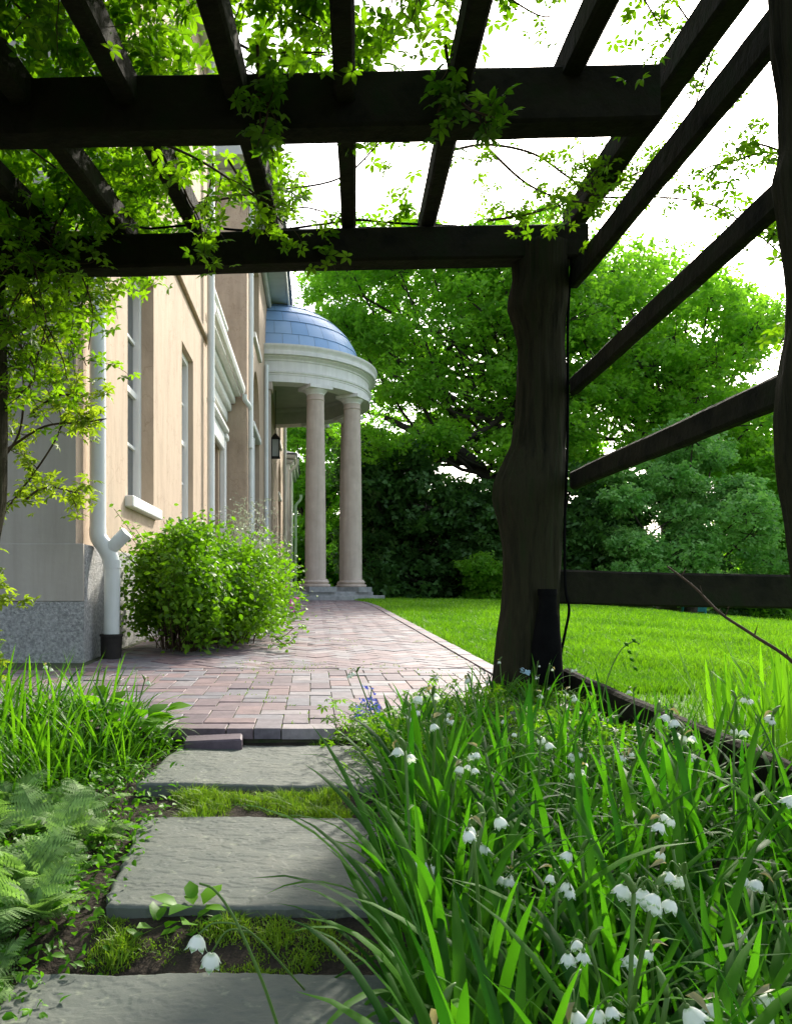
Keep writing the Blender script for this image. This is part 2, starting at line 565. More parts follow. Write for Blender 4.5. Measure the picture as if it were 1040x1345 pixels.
def path_h(y): return lerp_tab(PATH_T, y)
def ground_h(x, y): return lerp_tab(SOIL_T, y) - (fall(x) if y > 4 else 0) - 0.03 * max(0.0, min(1.0, (abs(x) - .3) / .3)) * (1 if y < 2.9 else 0)
def lawn_h(x, y): return lerp_tab(SOIL_T, y) + .03 - fall(x)


def sheet(name, xs, ys, hf, mat):
    V = [(x, y, hf(x, y)) for y in ys for x in xs]
    nx = len(xs)
    F = [(j * nx + i, j * nx + i + 1, (j + 1) * nx + i + 1, (j + 1) * nx + i) for j in range(len(ys) - 1) for i in range(nx - 1)]
    return link_mesh(name, np_mesh(name, V, F), mat)


gx = sorted(set([-300, -120, -60, -30, -15, -8, -5] + [round(-4 + .25 * i, 3) for i in range(33)] + list(range(5, 42, 1)) + [50, 80, 160, 320]))
gy = sorted(set([-60, -20, -8, -4, -2, -1] + [round(-.5 + .12 * i, 3) for i in range(46)] + [5.1 + .5 * i for i in range(24)] + list(range(17, 62, 3)) + [80, 120, 200, 400]))
tag(sheet('ground', gx, gy, lambda x, y: ground_h(x, y) + (.012 * noise.noise(Vector((x * 3, y * 3, 0))) if abs(x) < 4 and y < 5 else 0), M['soil']), kind='structure')
lx = sorted(set([1.06] + [1.25 + .4 * i for i in range(20)] + list(range(10, 60, 2))))
ly = [3.95 + .35 * i for i in range(12)] + [8.3 + .8 * i for i in range(14)] + list(range(20, 50, 2))
tag(sheet('lawn', lx, ly, lawn_h, M['lawn']), kind='structure')
tag(sheet('lawn', [x for x in lx if x > 1.2], [1.4 + .25 * i for i in range(10)] + [3.949], lawn_h, M['lawn']), kind='structure')


def clip_poly(poly, x0, x1, y0, y1):
    for ax, lim, sgn in ((0, x0, 1), (0, x1, -1), (1, y0, 1), (1, y1, -1)):
        out = []
        for i in range(len(poly)):
            a, b = poly[i], poly[(i + 1) % len(poly)]
            da, db = (a[ax] - lim) * sgn, (b[ax] - lim) * sgn
            if da >= 0: out.append(a)
            if da * db < 0:
                t = da / (da - db)
                out.append((a[0] + (b[0] - a[0]) * t, a[1] + (b[1] - a[1]) * t))
        poly = out
        if len(poly) < 3: return []
    return poly


def area(p): return abs(sum(p[i][0] * p[(i + 1) % len(p)][1] - p[(i + 1) % len(p)][0] * p[i][1] for i in range(len(p)))) / 2


def add_brick(mb, poly, drop=.04, lift=0.0):
    cx = sum(p[0] for p in poly) / len(poly); cy = sum(p[1] for p in poly) / len(poly)
    hz = random.gauss(0, .0013) + lift
    tl = .004 if cy < 4.9 else .002
    tx, ty = random.gauss(0, tl), random.gauss(0, tl)
    t = min(1, max(0, random.random()))

    def inset(k):
        r = []
        for x, y in poly:
            d = math.hypot(x - cx, y - cy) + 1e-6
            f = max(0.2, 1 - k / d)
            r.append((cx + (x - cx) * f, cy + (y - cy) * f))
        return r
    a, b = inset(.0035), inset(.0062)
    z = lambda x, y: path_h(y) + hz + tx * (x - cx) + ty * (y - cy)
    n = len(poly)
    v = [(x, y, z(x, y) - drop) for x, y in a] + [(x, y, z(x, y) - .0022) for x, y in a] + [(x, y, z(x, y)) for x, y in b]
    f = [(i, (i + 1) % n, n + (i + 1) % n, n + i) for i in range(n)] + [(n + i, n + (i + 1) % n, 2 * n + (i + 1) % n, 2 * n + i) for i in range(n)] + [tuple(range(2 * n, 3 * n))]
    mb.add(v, f, t)


def herring(mb, x0, x1, y0, y1, ang, u=.103):
    c, s = math.cos(ang), math.sin(ang)
    ox, oy = x0, y0
    cx, cy = (x0 + x1) / 2, (y0 + y1) / 2
    rad = math.hypot(x1 - x0, y1 - y0) / 2 + .4
    # lattice range around the centre
    K = int(rad / u) + 3
    base = ((cx - ox) * c + (cy - oy) * s, -(cx - ox) * s + (cy - oy) * c)
    I0, J0 = int(base[0] / u), int(base[1] / u)
    for i in range(I0 - K, I0 + K):
        for j in range(J0 - K, J0 + K):
            d = (i - j) % 4
            if d == 0: q = [(i, j), (i + 2, j), (i + 2, j + 1), (i, j + 1)]
            elif d == 3: q = [(i, j), (i + 1, j), (i + 1, j + 2), (i, j + 2)]
            else: continue
            p = [(ox + (a * c - b * s) * u, oy + (a * s + b * c) * u) for a, b in q]
            mx, my = sum(a for a, b in p) / 4, sum(b for a, b in p) / 4
            if mx < x0 - .15 or mx > x1 + .15 or my < y0 - .15 or my > y1 + .15: continue
            p = clip_poly(p, x0, x1, y0, y1)
            if p and area(p) > .0015: add_brick(mb, p)


pb = MB()
herring(pb, -2.6, 1.01, 3.0, 4.80, 0.0)
y = 3.0
while y < 21.5:                                        # edging course along the lawn
    add_brick(pb, [(1.015, y), (1.115, y), (1.115, min(21.6, y + .205)), (1.015, min(21.6, y + .205))], lift=.006)
    y += .205
x = -1.5
while x < 1.0:                                         # stretcher course across between the two patterns
    add_brick(pb, [(x, 4.805), (min(1.01, x + .205), 4.805), (min(1.01, x + .205), 4.905), (x, 4.905)], lift=-.002)
    x += .205
herring(pb, -1.45, 1.01, 4.91, 14.0, R(45))
herring(pb, -1.45, 1.01, 14.0, 22.4, R(45))
tag(pb.build('brick_path', M['brick'], fix=False), kind='structure')
jb = MB()
ys = [3.02, 3.6, 4.2, 5, 6.5, 8, 10, 12, 14, 15.5, 17, 19.5, 22.5]
jv = [(xx, yy, path_h(yy) - .0045) for yy in ys for xx in (-2.6, 1.12)]
jb.add(jv, [(2 * i, 2 * i + 1, 2 * i + 3, 2 * i + 2) for i in range(len(ys) - 1)])
jb.add([(-2.6, 3.02, path_h(3) - .009), (1.12, 3.02, path_h(3) - .009), (1.12, 3.02, -.75), (-2.6, 3.02, -.75)], [(0, 1, 2, 3)])
tag(jb.build('path_joints', M['joint']), kind='structure')

lb = MB()
lb.box(-.105, .105, -.05, .05, -.028, .032, c=.006, tint=.0)
b_ = lb.build('brick', M['brick'])
b_.location = (-.372, 2.94, path_h(3) - .052); b_.rotation_euler = (R(3), R(-2), R(3))
tag(b_, 'dark red brick lying as a step against the front edge of the brick path', 'brick')


# ------------------------------------------------------------------ stepping stones
def slab(name, x0, x1, y0, y1, top, rot, seed, label, skew=0.0):
    rg = np.random.default_rng(seed)
    nx, ny = 230, 210
    V, F = [], []
    cx, cy = (x0 + x1) / 2, (y0 + y1) / 2
    jag = lambda t, k: .012 * noise.noise(Vector((t * 4, k * 7.1, seed))) + .006 * noise.noise(Vector((t * 16, k * 3.3, seed))) + .003 * noise.noise(Vector((t * 55, k * 5.3, seed)))
    th = .040
    for j in range(ny + 1):
        for i in range(nx + 1):
            u, v = i / nx, j / ny
            x = x0 + (x1 - x0) * u + (jag(v, 1) + skew * (1 - v)) * (1 - u) + jag(v, 2) * u
            yy = y0 + (y1 - y0) * v + jag(u, 3) * (1 - v) + jag(u, 4) * v
            # cleft surface: low terraces with sharp lips
            q = noise.fractal(Vector((x * 3.2, yy * 6.0, seed)), .74, 2.2, 6) * .75 + .5 * noise.noise(Vector((x * 1.2, yy * 1.6, seed + 9)))
            st = q * 5.0
            fl = math.floor(st); fr = st - fl
            z = (fl + min(1, max(0, (fr - .84) / .16))) * .0014 + .0004 * noise.noise(Vector((x * 60, yy * 70, seed)))
            e = min(u * (x1 - x0), (1 - u) * (x1 - x0), v * (y1 - y0), (1 - v) * (y1 - y0))
            z = z * min(1, e / .02) - .006 * max(0, 1 - e / .010) ** 2
            V.append((x - cx, yy - cy, z))
    n = nx + 1
    for j in range(ny):
        for i in range(nx):
            F.append((j * n + i, j * n + i + 1, (j + 1) * n + i + 1, (j + 1) * n + i))
    ring = [i for i in range(n)] + [j * n + nx for j in range(1, ny + 1)] + [ny * n + i for i in range(nx - 1, -1, -1)] + [j * n for j in range(ny - 1, 0, -1)]
    b = len(V)
    for k in ring:
        V.append((V[k][0] * .992 + .003 * noise.noise(Vector((V[k][0] * 20, V[k][1] * 20, 3))), V[k][1] * .985, -th))
    m = len(ring)
    for k in range(m):
        F.append((ring[k], b + k, b + (k + 1) % m, ring[(k + 1) % m])[::-1])
    me = np_mesh(name, V, F, smooth=False)
    try: me.set_sharp_from_angle(angle=R(40))
    except Exception: pass
    o = link_mesh(name, me, M['slab'])
    o.location = (cx, cy, top); o.rotation_euler = (0, 0, rot)
    return tag(o, label, 'stepping stone', 'bluestone slabs of the garden path')


slab('stepping_stone', -.50, .24, .72, 1.375, -.652, R(0), 3, 'grey bluestone slab nearest the camera, cut off by the bottom of the photo')
slab('stepping_stone', -.475, .26, 1.545, 2.155, -.606, R(-.8), 5, 'middle grey bluestone slab beside the ferns, with strips of moss before and behind it', skew=.07)
slab('stepping_stone', -.515, .24, 2.35, 2.955, -.566, R(-2.5), 8, 'farthest grey bluestone slab, just below the front edge of the brick path')

# ------------------------------------------------------------------ the mansion
mansion = empty('mansion', (-1.57, 5.25, -.5))
tag(mansion, 'tan stucco mansion with tall windows, white downspouts and a blue domed round portico', 'mansion')
MI = Matrix.Translation((-1.57, 5.25, -.5)).inverted()


def part(mb, name, mat, parent=None, smooth=False, label=None):
    """Part of the mansion: points are given in world space."""
    o = mb.build(name, mat, None, smooth)
    me = o.data
    me.transform(MI)
    o.parent = parent or mansion
    if label: o['label'] = label
    return o


def wall_x(mb, X, y0, y1, z0, z1, holes, depth=.15):
    """Wall facing +X with openings (y0, y1, z0, z1, arch)."""
    Ys = sorted(set([y0, y1] + [h[0] for h in holes] + [h[1] for h in holes]))
    Zs = sorted(set([z0, z1] + [h[2] for h in holes] + [h[3] for h in holes]))
    for a, b in zip(Ys, Ys[1:]):
        for c, d in zip(Zs, Zs[1:]):
            m, n = (a + b) / 2, (c + d) / 2
            if any(h[0] < m < h[1] and h[2] < n < h[3] for h in holes): continue
            mb.add([(X, a, c), (X, b, c), (X, b, d), (X, a, d)], [(0, 1, 2, 3)])
    for h in holes:
        a, b, c, d = h[:4]
        out = [(a, c), (b, c)]
        if len(h) > 4 and h[4]:
            r = (b - a) / 2; zs = d - r
            arc = [((a + b) / 2 + r * math.cos(t), zs + r * math.sin(t)) for t in [math.pi * k / 16 for k in range(17)]]
            for p, q in zip(arc, arc[1:]):
                mb.add([(X, p[0], p[1]), (X, p[0], d), (X, q[0], d), (X, q[0], q[1])], [(0, 1, 2, 3)])
            out += arc
        else:
            out += [(b, d), (a, d)]
        n = len(out)
        for i in range(n):
            p, q = out[i], out[(i + 1) % n]
            mb.add([(X, *p), (X, *q), (X - depth, *q), (X - depth, *p)], [(0, 1, 2, 3)])


def window(y0, y1, z0, z1, X, depth, sill=True, cols=2, rows=4, mid=True, sillw=.09):
    """Sash window set back in its opening, facing +X."""
    fx = X - depth
    fr = MB()
    fw = .075
    fr.box(fx - .08, fx + .03, y0, y0 + fw, z0, z1); fr.box(fx - .08, fx + .03, y1 - fw, y1, z0, z1)
    fr.box(fx - .08, fx + .028, y0 + fw, y1 - fw, z1 - fw, z1); fr.box(fx - .08, fx + .028, y0 + fw, y1 - fw, z0, z0 + fw)
    w = part(fr, 'window', M['white'])
    sa = MB()
    a, b, c, d = y0 + fw, y1 - fw, z0 + fw, z1 - fw
    t = .03
    for k in range(1, cols + 1):
        if k <= cols - 1 or cols == 1: pass
    for k in range(1, cols):
        yy = a + (b - a) * k / cols
        sa.box(fx - .055, fx - .012, yy - t / 2, yy + t / 2, c, d)
    for k in range(1, rows):
        zz = c + (d - c) * k / rows
        tt = t * (1.9 if (mid and k == rows // 2) else 1)
        sa.box(fx - .053, fx - (.002 if tt > t else .014), a, b, zz - tt / 2, zz + tt / 2)
    part(sa, 'sash', M['white'], w)
    pn = MB()
    pn.add([(fx - .035, a, c), (fx - .035, b, c), (fx - .035, b, d), (fx - .035, a, d)], [(0, 1, 2, 3)])
    part(pn, 'pane', M['glass'], w)
    if sill:
        s = MB()
        s.box(fx + .03, X + .07, y0 - .09, y1 + .09, z0 - sillw, z0 + .004, c=.008)
        part(s, 'sill', M['white'], w)
    return w


def pipe(pts, r, name='downspout', n=14, joints=(), label=None):
    mb = MB()
    mb.tube(pts, r, n)
    for p, q in joints:
        mb.tube([p, q], r * 1.13, n)
    return part(mb, name, M['pipe'], smooth='auto', label=label)


# near wing: long side faces the path (+X), short grey side faces the camera
WX, WY = -1.57, 5.25
W1 = (6.70, 7.78, .80, 2.97); W2 = (9.42, 10.30, .80, 2.97)
wl = MB()
wall_x(wl, WX, WY, 11.70, .32, 7.6, [W1, W2], .20)
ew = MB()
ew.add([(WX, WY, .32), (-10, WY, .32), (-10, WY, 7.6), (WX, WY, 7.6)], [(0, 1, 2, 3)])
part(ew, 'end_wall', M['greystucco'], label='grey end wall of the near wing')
wl.add([(WX, 11.7, .32), (WX, 11.7, 7.6), (-10, 11.7, 7.6), (-10, 11.7, .32)], [(0, 1, 2, 3)])
wl.add([(WX, WY, 7.6), (-10, WY, 7.6), (-10, 11.7, 7.6), (WX, 11.7, 7.6)], [(0, 1, 2, 3)])
part(wl, 'wing_wall', M['stucco'])
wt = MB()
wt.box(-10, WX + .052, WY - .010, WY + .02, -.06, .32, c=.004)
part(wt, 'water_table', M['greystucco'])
pl = MB()
pl.box(-10, WX + .060, WY - .026, WY + .015, -.7, -.062)
pl.box(WX - .2, WX + .056, WY + .022, 11.72, -.7, .318, c=.01)
part(pl, 'plinth', M['roughcast'], label='grey roughcast base of the near wing')
sc_ = MB()
sc_.box(WX + .002, WX + .05, WY + 1.2, 11.60, 3.585, 3.645, c=.008)
part(sc_, 'string_course', M['stucco'])
window(*W1, WX, .15, cols=2, rows=4)
window(*W2, WX, .095, cols=2, rows=4)
cor = MB()
cor.box(-10, WX + .40, WY - .40, 12.0, 7.602, 7.82, c=.02)
part(cor, 'wing_cornice', M['white'])

# near downspout with swan offset, open clean-out and iron boot
py = 5.47
sp = MB()
sp.tube([(-1.485, py, 7.5), (-1.485, py, .46)], .055, 16, cap=False)
sp.tube(smooth_path([(-1.485, py, .47), (-1.482, py, .38), (-1.44, py, .315), (-1.40, py, .24), (-1.385, py, .16)], 5), [.055] * 2 + [.058] * 18 + [.056], 16, cap=False)
sp.tube([(-1.385, py, .18), (-1.392, py, -.29)], .054, 16, cap=False)
sp.tube([(-1.385, py, .22), (-1.384, py, .165)], .0585, 16)
ds = part(sp, 'downspout', M['pipe'], smooth='auto', label='nearest white downspout, at the grey corner, with an open branch')
co = MB()
a_ = Vector((-1.425, py, .27)); b_2 = Vector((-1.285, py - .02, .405)); d_ = (b_2 - a_).normalized()
co.tube([a_, b_2], .047, 16, cap=False)
co.tube([b_2, b_2 + d_ * .004, b_2 - d_ * .001, b_2 - d_ * .03], [.047, .044, .040, .001], 16, cap=False)
part(co, 'cleanout', M['pipe'], ds, smooth='auto')
bo = MB()
bo.tube([(-1.392, py, -.285), (-1.392, py, -.30), (-1.392, py, -.302), (-1.393, py, -.36), (-1.395, py, -.47)], [.079, .081, .074, .072, .068], 16)
part(bo, 'boot', M['iron'], ds, smooth='auto')
for z in (1.9, 4.4):
    bk = MB(); bk.tube([(-1.485, py, z), (-1.485, py, z + .04)], .0585, 16); bk.box(-1.57, -1.5, py - .015, py + .015, z, z + .04)
    part(bk, 'bracket', M['pipe'], ds, smooth='auto')
pipe([(-1.475, 11.32, 7.5), (-1.475, 11.32, -.45)], .054, joints=[((-1.475, 11.32, z), (-1.475, 11.32, z + .05)) for z in (.9, 2.7, 4.5)])

# hyphen between wing and main block: recessed front under a deep white eave with gutter
hx = -1.86
hy = MB()
wall_x(hy, hx, 11.7, 16.5, -.5, 4.02, [(13.2, 15.35, -.3, 2.75)], .3)
hy.add([(hx, 11.7, 4.02), (hx, 16.5, 4.02), (-10, 16.5, 4.02), (-10, 11.7, 4.02)], [(0, 1, 2, 3)])
part(hy, 'link_wall', M['stucco'])
dr = MB()
dr.box(hx - .40, hx - .30, 13.2, 15.35, -.3, 2.75)
part(dr, 'door', M['brown'])
dh = MB()
dh.box(hx + .002, hx + .10, 13.0, 15.55, 2.76, 3.1, c=.02); dh.box(hx + .002, hx + .18, 12.9, 15.65, 3.102, 3.2, c=.02)
part(dh, 'door_head', M['white'])
pi_ = MB()
pi_.box(hx + .002, hx + .10, 15.60, 15.9, -.3, 3.0, c=.008); pi_.box(hx + .002, hx + .15, 15.55, 15.95, 3.002, 3.12, c=.02); pi_.box(hx + .002, hx + .14, 15.57, 15.93, -.45, -.302, c=.02)
part(pi_, 'pilaster', M['white'])
ev = MB()
ev.box(-3, hx + .06, 11.72, 16.48, 3.5, 3.72, c=.02); ev.box(-3, hx + .14, 11.72, 16.48, 3.722, 3.88, c=.02); ev.box(-3, -1.53, 11.72, 16.48, 4.022, 4.08, c=.01)
ev.box(-3, hx + .22, 11.72, 16.48, 3.882, 4.018, c=.02)
part(ev, 'eave', M['white'])
gt = MB()
prof = [(-1.53, 4.19), (-1.53, 4.085), (-1.50, 4.06), (-1.455, 4.075), (-1.43, 4.13), (-1.43, 4.20), (-1.445, 4.20), (-1.45, 4.14), (-1.47, 4.10), (-1.515, 4.10), (-1.515, 4.19)]
gv = [(a, yy, b) for yy in (11.74, 16.42) for a, b in prof]
k_ = len(prof)
gt.add(gv, [(i, (i + 1) % k_, k_ + (i + 1) % k_, k_ + i) for i in range(k_)] + [tuple(range(k_)), tuple(range(k_, 2 * k_))])
part(gt, 'gutter', M['white'])
pp = MB()
pp.box(-3, -1.66, 11.75, 14.9, 4.082, 4.86); pp.box(-3, -1.62, 11.74, 14.95, 4.862, 4.95, c=.02); pp.box(-3, -1.65, 11.745, 14.92, 4.55, 4.60)
part(pp, 'parapet', M['white'])

# main block
BX, BY0, BY1, BT = -1.42, 16.5, 35.5, 8.70
AR1 = (18.2, 20.4, -.1, 5.3, True); UP1 = (18.35, 20.25, 5.95, 8.0)
AR2 = (30.9, 33.1, -.1, 5.3, True); UP2 = (31.05, 32.95, 5.95, 8.0)
DO = (24.5, 26.8, -.1, 4.6, True)
mw = MB()
wall_x(mw, BX, BY0, BY1, -.5, BT, [AR1, UP1, AR2, UP2, DO], .28)
mw.add([(BX, BY0, -.5), (-12, BY0, -.5), (-12, BY0, BT), (BX, BY0, BT)], [(0, 1, 2, 3)])
mw.add([(BX, BY1, -.5), (BX, BY1, BT), (-12, BY1, BT), (-12, BY1, -.5)], [(0, 1, 2, 3)])
part(mw, 'main_wall', M['stucco'])
for A in (AR1, AR2):
    window(A[0], A[1], .3, 3.75, BX, .27, cols=3, rows=6)
    im = MB(); im.box(BX - .27, BX + .05, A[0] - .05, A[1] + .05, 3.76, 3.90, c=.02)
    part(im, 'transom', M['white'])
    tp = MB(); tp.box(BX - .45, BX - .20, A[0], A[1], 3.91, 5.3); part(tp, 'arch_panel', M['stucco'])
    tp = MB(); tp.box(BX - .45, BX - .20, A[0], A[1], -.4, .2); part(tp, 'apron_panel', M['stucco'])
for U in (UP1, UP2): window(*U, BX, .16, cols=3, rows=4, sillw=.12)
dm = MB()
dm.box(BX - .40, BX - .27, 24.5, 24.62, -.1, 4.6); dm.box(BX - .40, BX - .27, 26.68, 26.8, -.1, 4.6); dm.box(BX - .42, BX - .30, 24.62, 26.68, -.1, 4.6)
part(dm, 'front_door', M['white'])
so = MB()
so.box(-12, -.84, BY0 - .62, BY1 + .62, BT + .002, BT + .10)
part(so, 'soffit', M['soffit'])
fa = MB()
fa.box(-.838, -.78, BY0 - .68, BY1 + .68, BT - .03, BT + .25, c=.01); fa.box(-12, -.84, BY0 - .68, BY0 - .622, BT - .03, BT + .25, c=.01)
fa.box(BX + .002, BX + .12, BY0 - .12, BY1, BT - .30, BT - .002, c=.03); fa.box(-12, BX, BY0 - .10, BY0 - .002, BT - .30, BT - .002, c=.03)
part(fa, 'fascia', M['soffit'])
rf = MB()
rf.add([(-.74, BY0 - .72, BT + .26), (-.74, BY1 + .7, BT + .26), (-6, BY1 - 4, BT + 2.4), (-6, BY0 + 4, BT + 2.4), (-12, BY0 - .72, BT + .26), (-12, BY1 + .7, BT + .26)], [(0, 1, 2, 3), (0, 3, 4), (4, 3, 2, 5), (1, 5, 2)])
for k in range(95): rf.box(-.80, -.70 + random.uniform(-.01, .01), BY0 - .7 + k * .21, BY0 - .7 + k * .21 + .195, BT + .255, BT + .285)
part(rf, 'roof', M['slate'])
pipe(smooth_path([(-1.44, 16.40, 4.06), (-1.44, 16.42, 3.96), (-1.36, 16.55, 3.85), (-1.34, 16.62, 3.70), (-1.34, 16.62, 3.0)], 5), .05, n=12)
pipe([(-1.34, 16.70, 8.6), (-1.34, 16.70, -.4)], .052, joints=[((-1.34, 16.70, z), (-1.34, 16.70, z + .05)) for z in (2.4, 4.9, 6.6)])
pipe([(-1.36, 17.6, 3.4), (-1.36, 17.6, -.4)], .03, n=10)
pipe([(-1.35, 22.15, 6.3), (-1.35, 22.15, -.4)], .06, n=12)
pipe([(-1.33, 35.3, 8.6), (-1.33, 35.3, -.4)], .065, n=12)

# far bay past the main block
fb = MB()
fb.box(-8, -1.15, 36.2, 42, -.5, 6.0)
part(fb, 'far_bay', M['white'])
fr_ = MB()
fr_.box(-8, -.86, 35.9, 42.3, 6.02, 6.22, c=.04); fr_.box(-8, -.98, 36.0, 42.2, 5.8, 6.0, c=.04)
part(fr_, 'bay_eave', M['soffit'])
fs = MB()
fs.add([(-.8, 35.8, 6.24), (-.8, 42.4, 6.24), (-4, 40, 7.3), (-4, 38, 7.3), (-8, 35.8, 6.24), (-8, 42.4, 6.24)], [(0, 1, 2, 3), (0, 3, 4), (4, 3, 2, 5), (1, 5, 2)])
part(fs, 'bay_roof', M['slate'])
pipe(smooth_path([(-.80, 36.0, 6.0), (-.82, 36.0, 5.75), (-1.08, 36.1, 5.45), (-1.1, 36.1, 5.0), (-1.1, 36.1, -.3)], 6), .07, n=10)
pipe(smooth_path([(-.72, 41.0, 5.0), (-.75, 41.0, 4.75), (-.98, 41.0, 4.45), (-1.0, 41.0, 4.0), (-1.0, 41.0, -.3)], 6), .07, n=10)

# round portico: platform, four columns, entablature ring, half dome
PC = (BX, 25.64)
HALF = (-math.pi / 2, math.pi / 2)
pf = MB()
pf.lathe([(0, -.098), (3.62, -.098), (3.64, -.11), (3.64, -.30)], *PC, *HALF, n=64)
pf.lathe([(0, .02), (3.25, .02), (3.27, .005), (3.27, -.097)], *PC, *HALF, n=64)
part(pf, 'platform', M['step'], smooth='auto')
CR, CB, CT = 2.90, .02, 5.93


def column(theta):
    cx, cy = PC[0] + CR * math.sin(theta), PC[1] - CR * math.cos(theta)
    sh = MB()
    pr = []
    for k in range(21):
        t = k / 20
        r = .300 - .052 * t ** 1.7 + .004 * math.sin(math.pi * t)
        pr.append((r, CB + .36 + (CT - .42 - CB - .36) * t))
    pr += [(.262, pr[-1][1] + .01), (.268, pr[-1][1] + .03), (.248, pr[-1][1] + .06), (.250, CT - .25)]
    sh.lathe([(.33, CB + .355)] + pr, cx, cy, n=36)
    c = part(sh, 'column', M['column'], smooth='auto')
    ba = MB()
    ba.lathe([(.355, CB + .36), (.355, CB + .33), (.375, CB + .32), (.395, CB + .28), (.375, CB + .235), (.36, CB + .225), (.43, CB + .215), (.44, CB + .17), (.42, CB + .14)], cx, cy, n=36)
    part(ba, 'base', M['column'], c, smooth='auto')
    ca = MB()
    ca.lathe([(.25, CT - .25), (.262, CT - .24), (.262, CT - .22), (.30, CT - .17), (.335, CT - .125), (.34, CT - .105), (.30, CT - .105)], cx, cy, n=36)
    q = .37
    v = []
    for z in (CT - .104, CT - .002):
        for dx, dy in ((-q, -q), (q, -q), (q, q), (-q, q)):
            v.append((cx + dx * math.cos(theta) + dy * math.sin(theta), cy + dx * math.sin(theta) - dy * math.cos(theta), z))
    ca.add(v, [(0, 1, 2, 3), (4, 5, 6, 7), (0, 1, 5, 4), (1, 2, 6, 5), (2, 3, 7, 6), (3, 0, 4, 7)])
    part(ca, 'capital', M['white'], c, smooth='auto')
    pn = MB()
    v = []
    q = .45
    for z in (CB - .02, CB + .14):
        for dx, dy in ((-q, -q), (q, -q), (q, q), (-q, q)):
            v.append((cx + dx * math.cos(theta) + dy * math.sin(theta), cy + dx * math.sin(theta) - dy * math.cos(theta), z))
    pn.add(v, [(0, 1, 2, 3), (4, 5, 6, 7), (0, 1, 5, 4), (1, 2, 6, 5), (2, 3, 7, 6), (3, 0, 4, 7)])
    part(pn, 'column_plinth', M['step'], c)


for th in (29.5, 61, 119, 150.5): column(R(th))
en = MB()
o_ = 2.90
EP = [(2.64, 5.94), (o_ + .27, 5.93), (o_ + .27, 6.12), (o_ + .285, 6.125), (o_ + .285, 6.17), (o_ + .31, 6.175), (o_ + .325, 6.22), (o_ + .325, 6.235), (o_ + .23, 6.245),
      (o_ + .23, 6.52), (o_ + .26, 6.53), (o_ + .27, 6.57), (o_ + .33, 6.61), (o_ + .36, 6.625), (o_ + .36, 6.65), (o_ + .45, 6.66), (o_ + .45, 6.76), (o_ + .43, 6.77), (o_ + .44, 6.82), (o_ + .48, 6.87), (o_ + .495, 6.90), (o_ + .495, 6.94), (o_ + .3, 6.965), (2.7, 6.98)]
en.lathe(EP, *PC, *HALF, n=96)
part(en, 'entablature', M['white'], smooth='auto')
ei = MB()
ei.lathe([(2.645, 5.945), (2.63, 6.0), (2.63, 6.35), (2.57, 6.40), (2.55, 6.48), (0.01, 6.49)], *PC, *HALF, n=64)
part(ei, 'portico_ceiling', M['inner'], smooth='auto')
pil = MB()
pil.box(BX + .002, BX + .16, PC[1] - 3.12, PC[1] - 2.70, .02, 5.926, c=.01); pil.box(BX + .002, BX + .22, PC[1] - 3.18, PC[1] - 2.64, 5.70, 5.928, c=.02)
part(pil, 'pilaster', M['column'])
# dome laid in overlapping sheet courses
dmb = MB()
DR, DH, DB = 2.83, 2.05, 6.97
rows_ = 7
for i in range(rows_):
    t0, t1 = i / rows_, (i + 1) / rows_
    p0, p1 = t0 * math.pi / 2, t1 * math.pi / 2
    npan = max(4, int(18 * math.cos(p0)))
    off = .5 * (i % 2)
    cuts = [0] + [((k + off) / npan) for k in range(0 if off else 1, npan)] + [1.0]
    for a, b in zip(cuts, cuts[1:]):
        if b - a < 1e-4: continue
        A0, A1 = HALF[0] + math.pi * a, HALF[0] + math.pi * b
        tn = min(1, max(0, random.gauss(.5, .22)))
        vs, m = [], 5
        g = .0016
        for r_i in range(5):
            ph = p0 + (p1 - p0) * r_i / 4
            lift = .020 * (1 - r_i / 4)
            for k in range(m + 1):
                aa = A0 + g + (A1 - A0 - 2 * g) * k / m
                rr = (DR + lift) * math.cos(ph)
                vs.append((PC[0] + rr * math.cos(aa), PC[1] + rr * math.sin(aa), DB + (DH + lift) * math.sin(ph)))
        n0 = m + 1
        fs_ = [(r_i * n0 + k, r_i * n0 + k + 1, (r_i + 1) * n0 + k + 1, (r_i + 1) * n0 + k) for r_i in range(4) for k in range(m)]
        b0 = len(vs)
        for k in range(m + 1):
            x_, y_, z_ = vs[k]
            vs.append((PC[0] + (x_ - PC[0]) * .988, PC[1] + (y_ - PC[1]) * .988, z_ - .002))
        fs_ += [(b0 + k, b0 + k + 1, k + 1, k) for k in range(m)]
        dmb.add(vs, fs_, tn)
part(dmb, 'dome', M['dome'], smooth='auto')
du = MB()
du.lathe([(DR * .992 * math.cos(t), DB - .001 + DH * .992 * math.sin(t)) for t in [math.pi / 2 * k / 24 for k in range(25)]], *PC, *HALF, n=64)
part(du, 'dome_underlay', M['slate'], smooth=True)

# lantern hanging in the portico
L0 = Vector((BX + .05 + .10, 25.64, 4.62))
lan = empty('hanging_lantern', (L0.x, L0.y, L0.z))
tag(lan, 'black glass lantern hanging under the portico near the house wall', 'lantern')
lf = MB()
for sx in (-.12, .12):
    for sy in (-.12, .12): lf.box(sx - .015, sx + .015, sy - .015, sy + .015, -.28, .28)
lf.box(-.15, .15, -.15, .15, -.32, -.282, c=.01); lf.box(-.15, .15, -.15, .15, .282, .32, c=.01)
lf.lathe([(.15, .322), (.07, .42), (.03, .47), (.0, .48)], 0, 0, n=12)
lf.build('frame', M['iron'], lan)
lg = MB(); lg.box(-.10, .10, -.10, .10, -.27, .27)
lg.build('glass', M['silver'] if False else M['soffit'], lan)
lc = MB(); lc.tube([(0, 0, .47), (0, 0, 1.86)], .012, 6); lc.build('chain', M['iron'], lan)

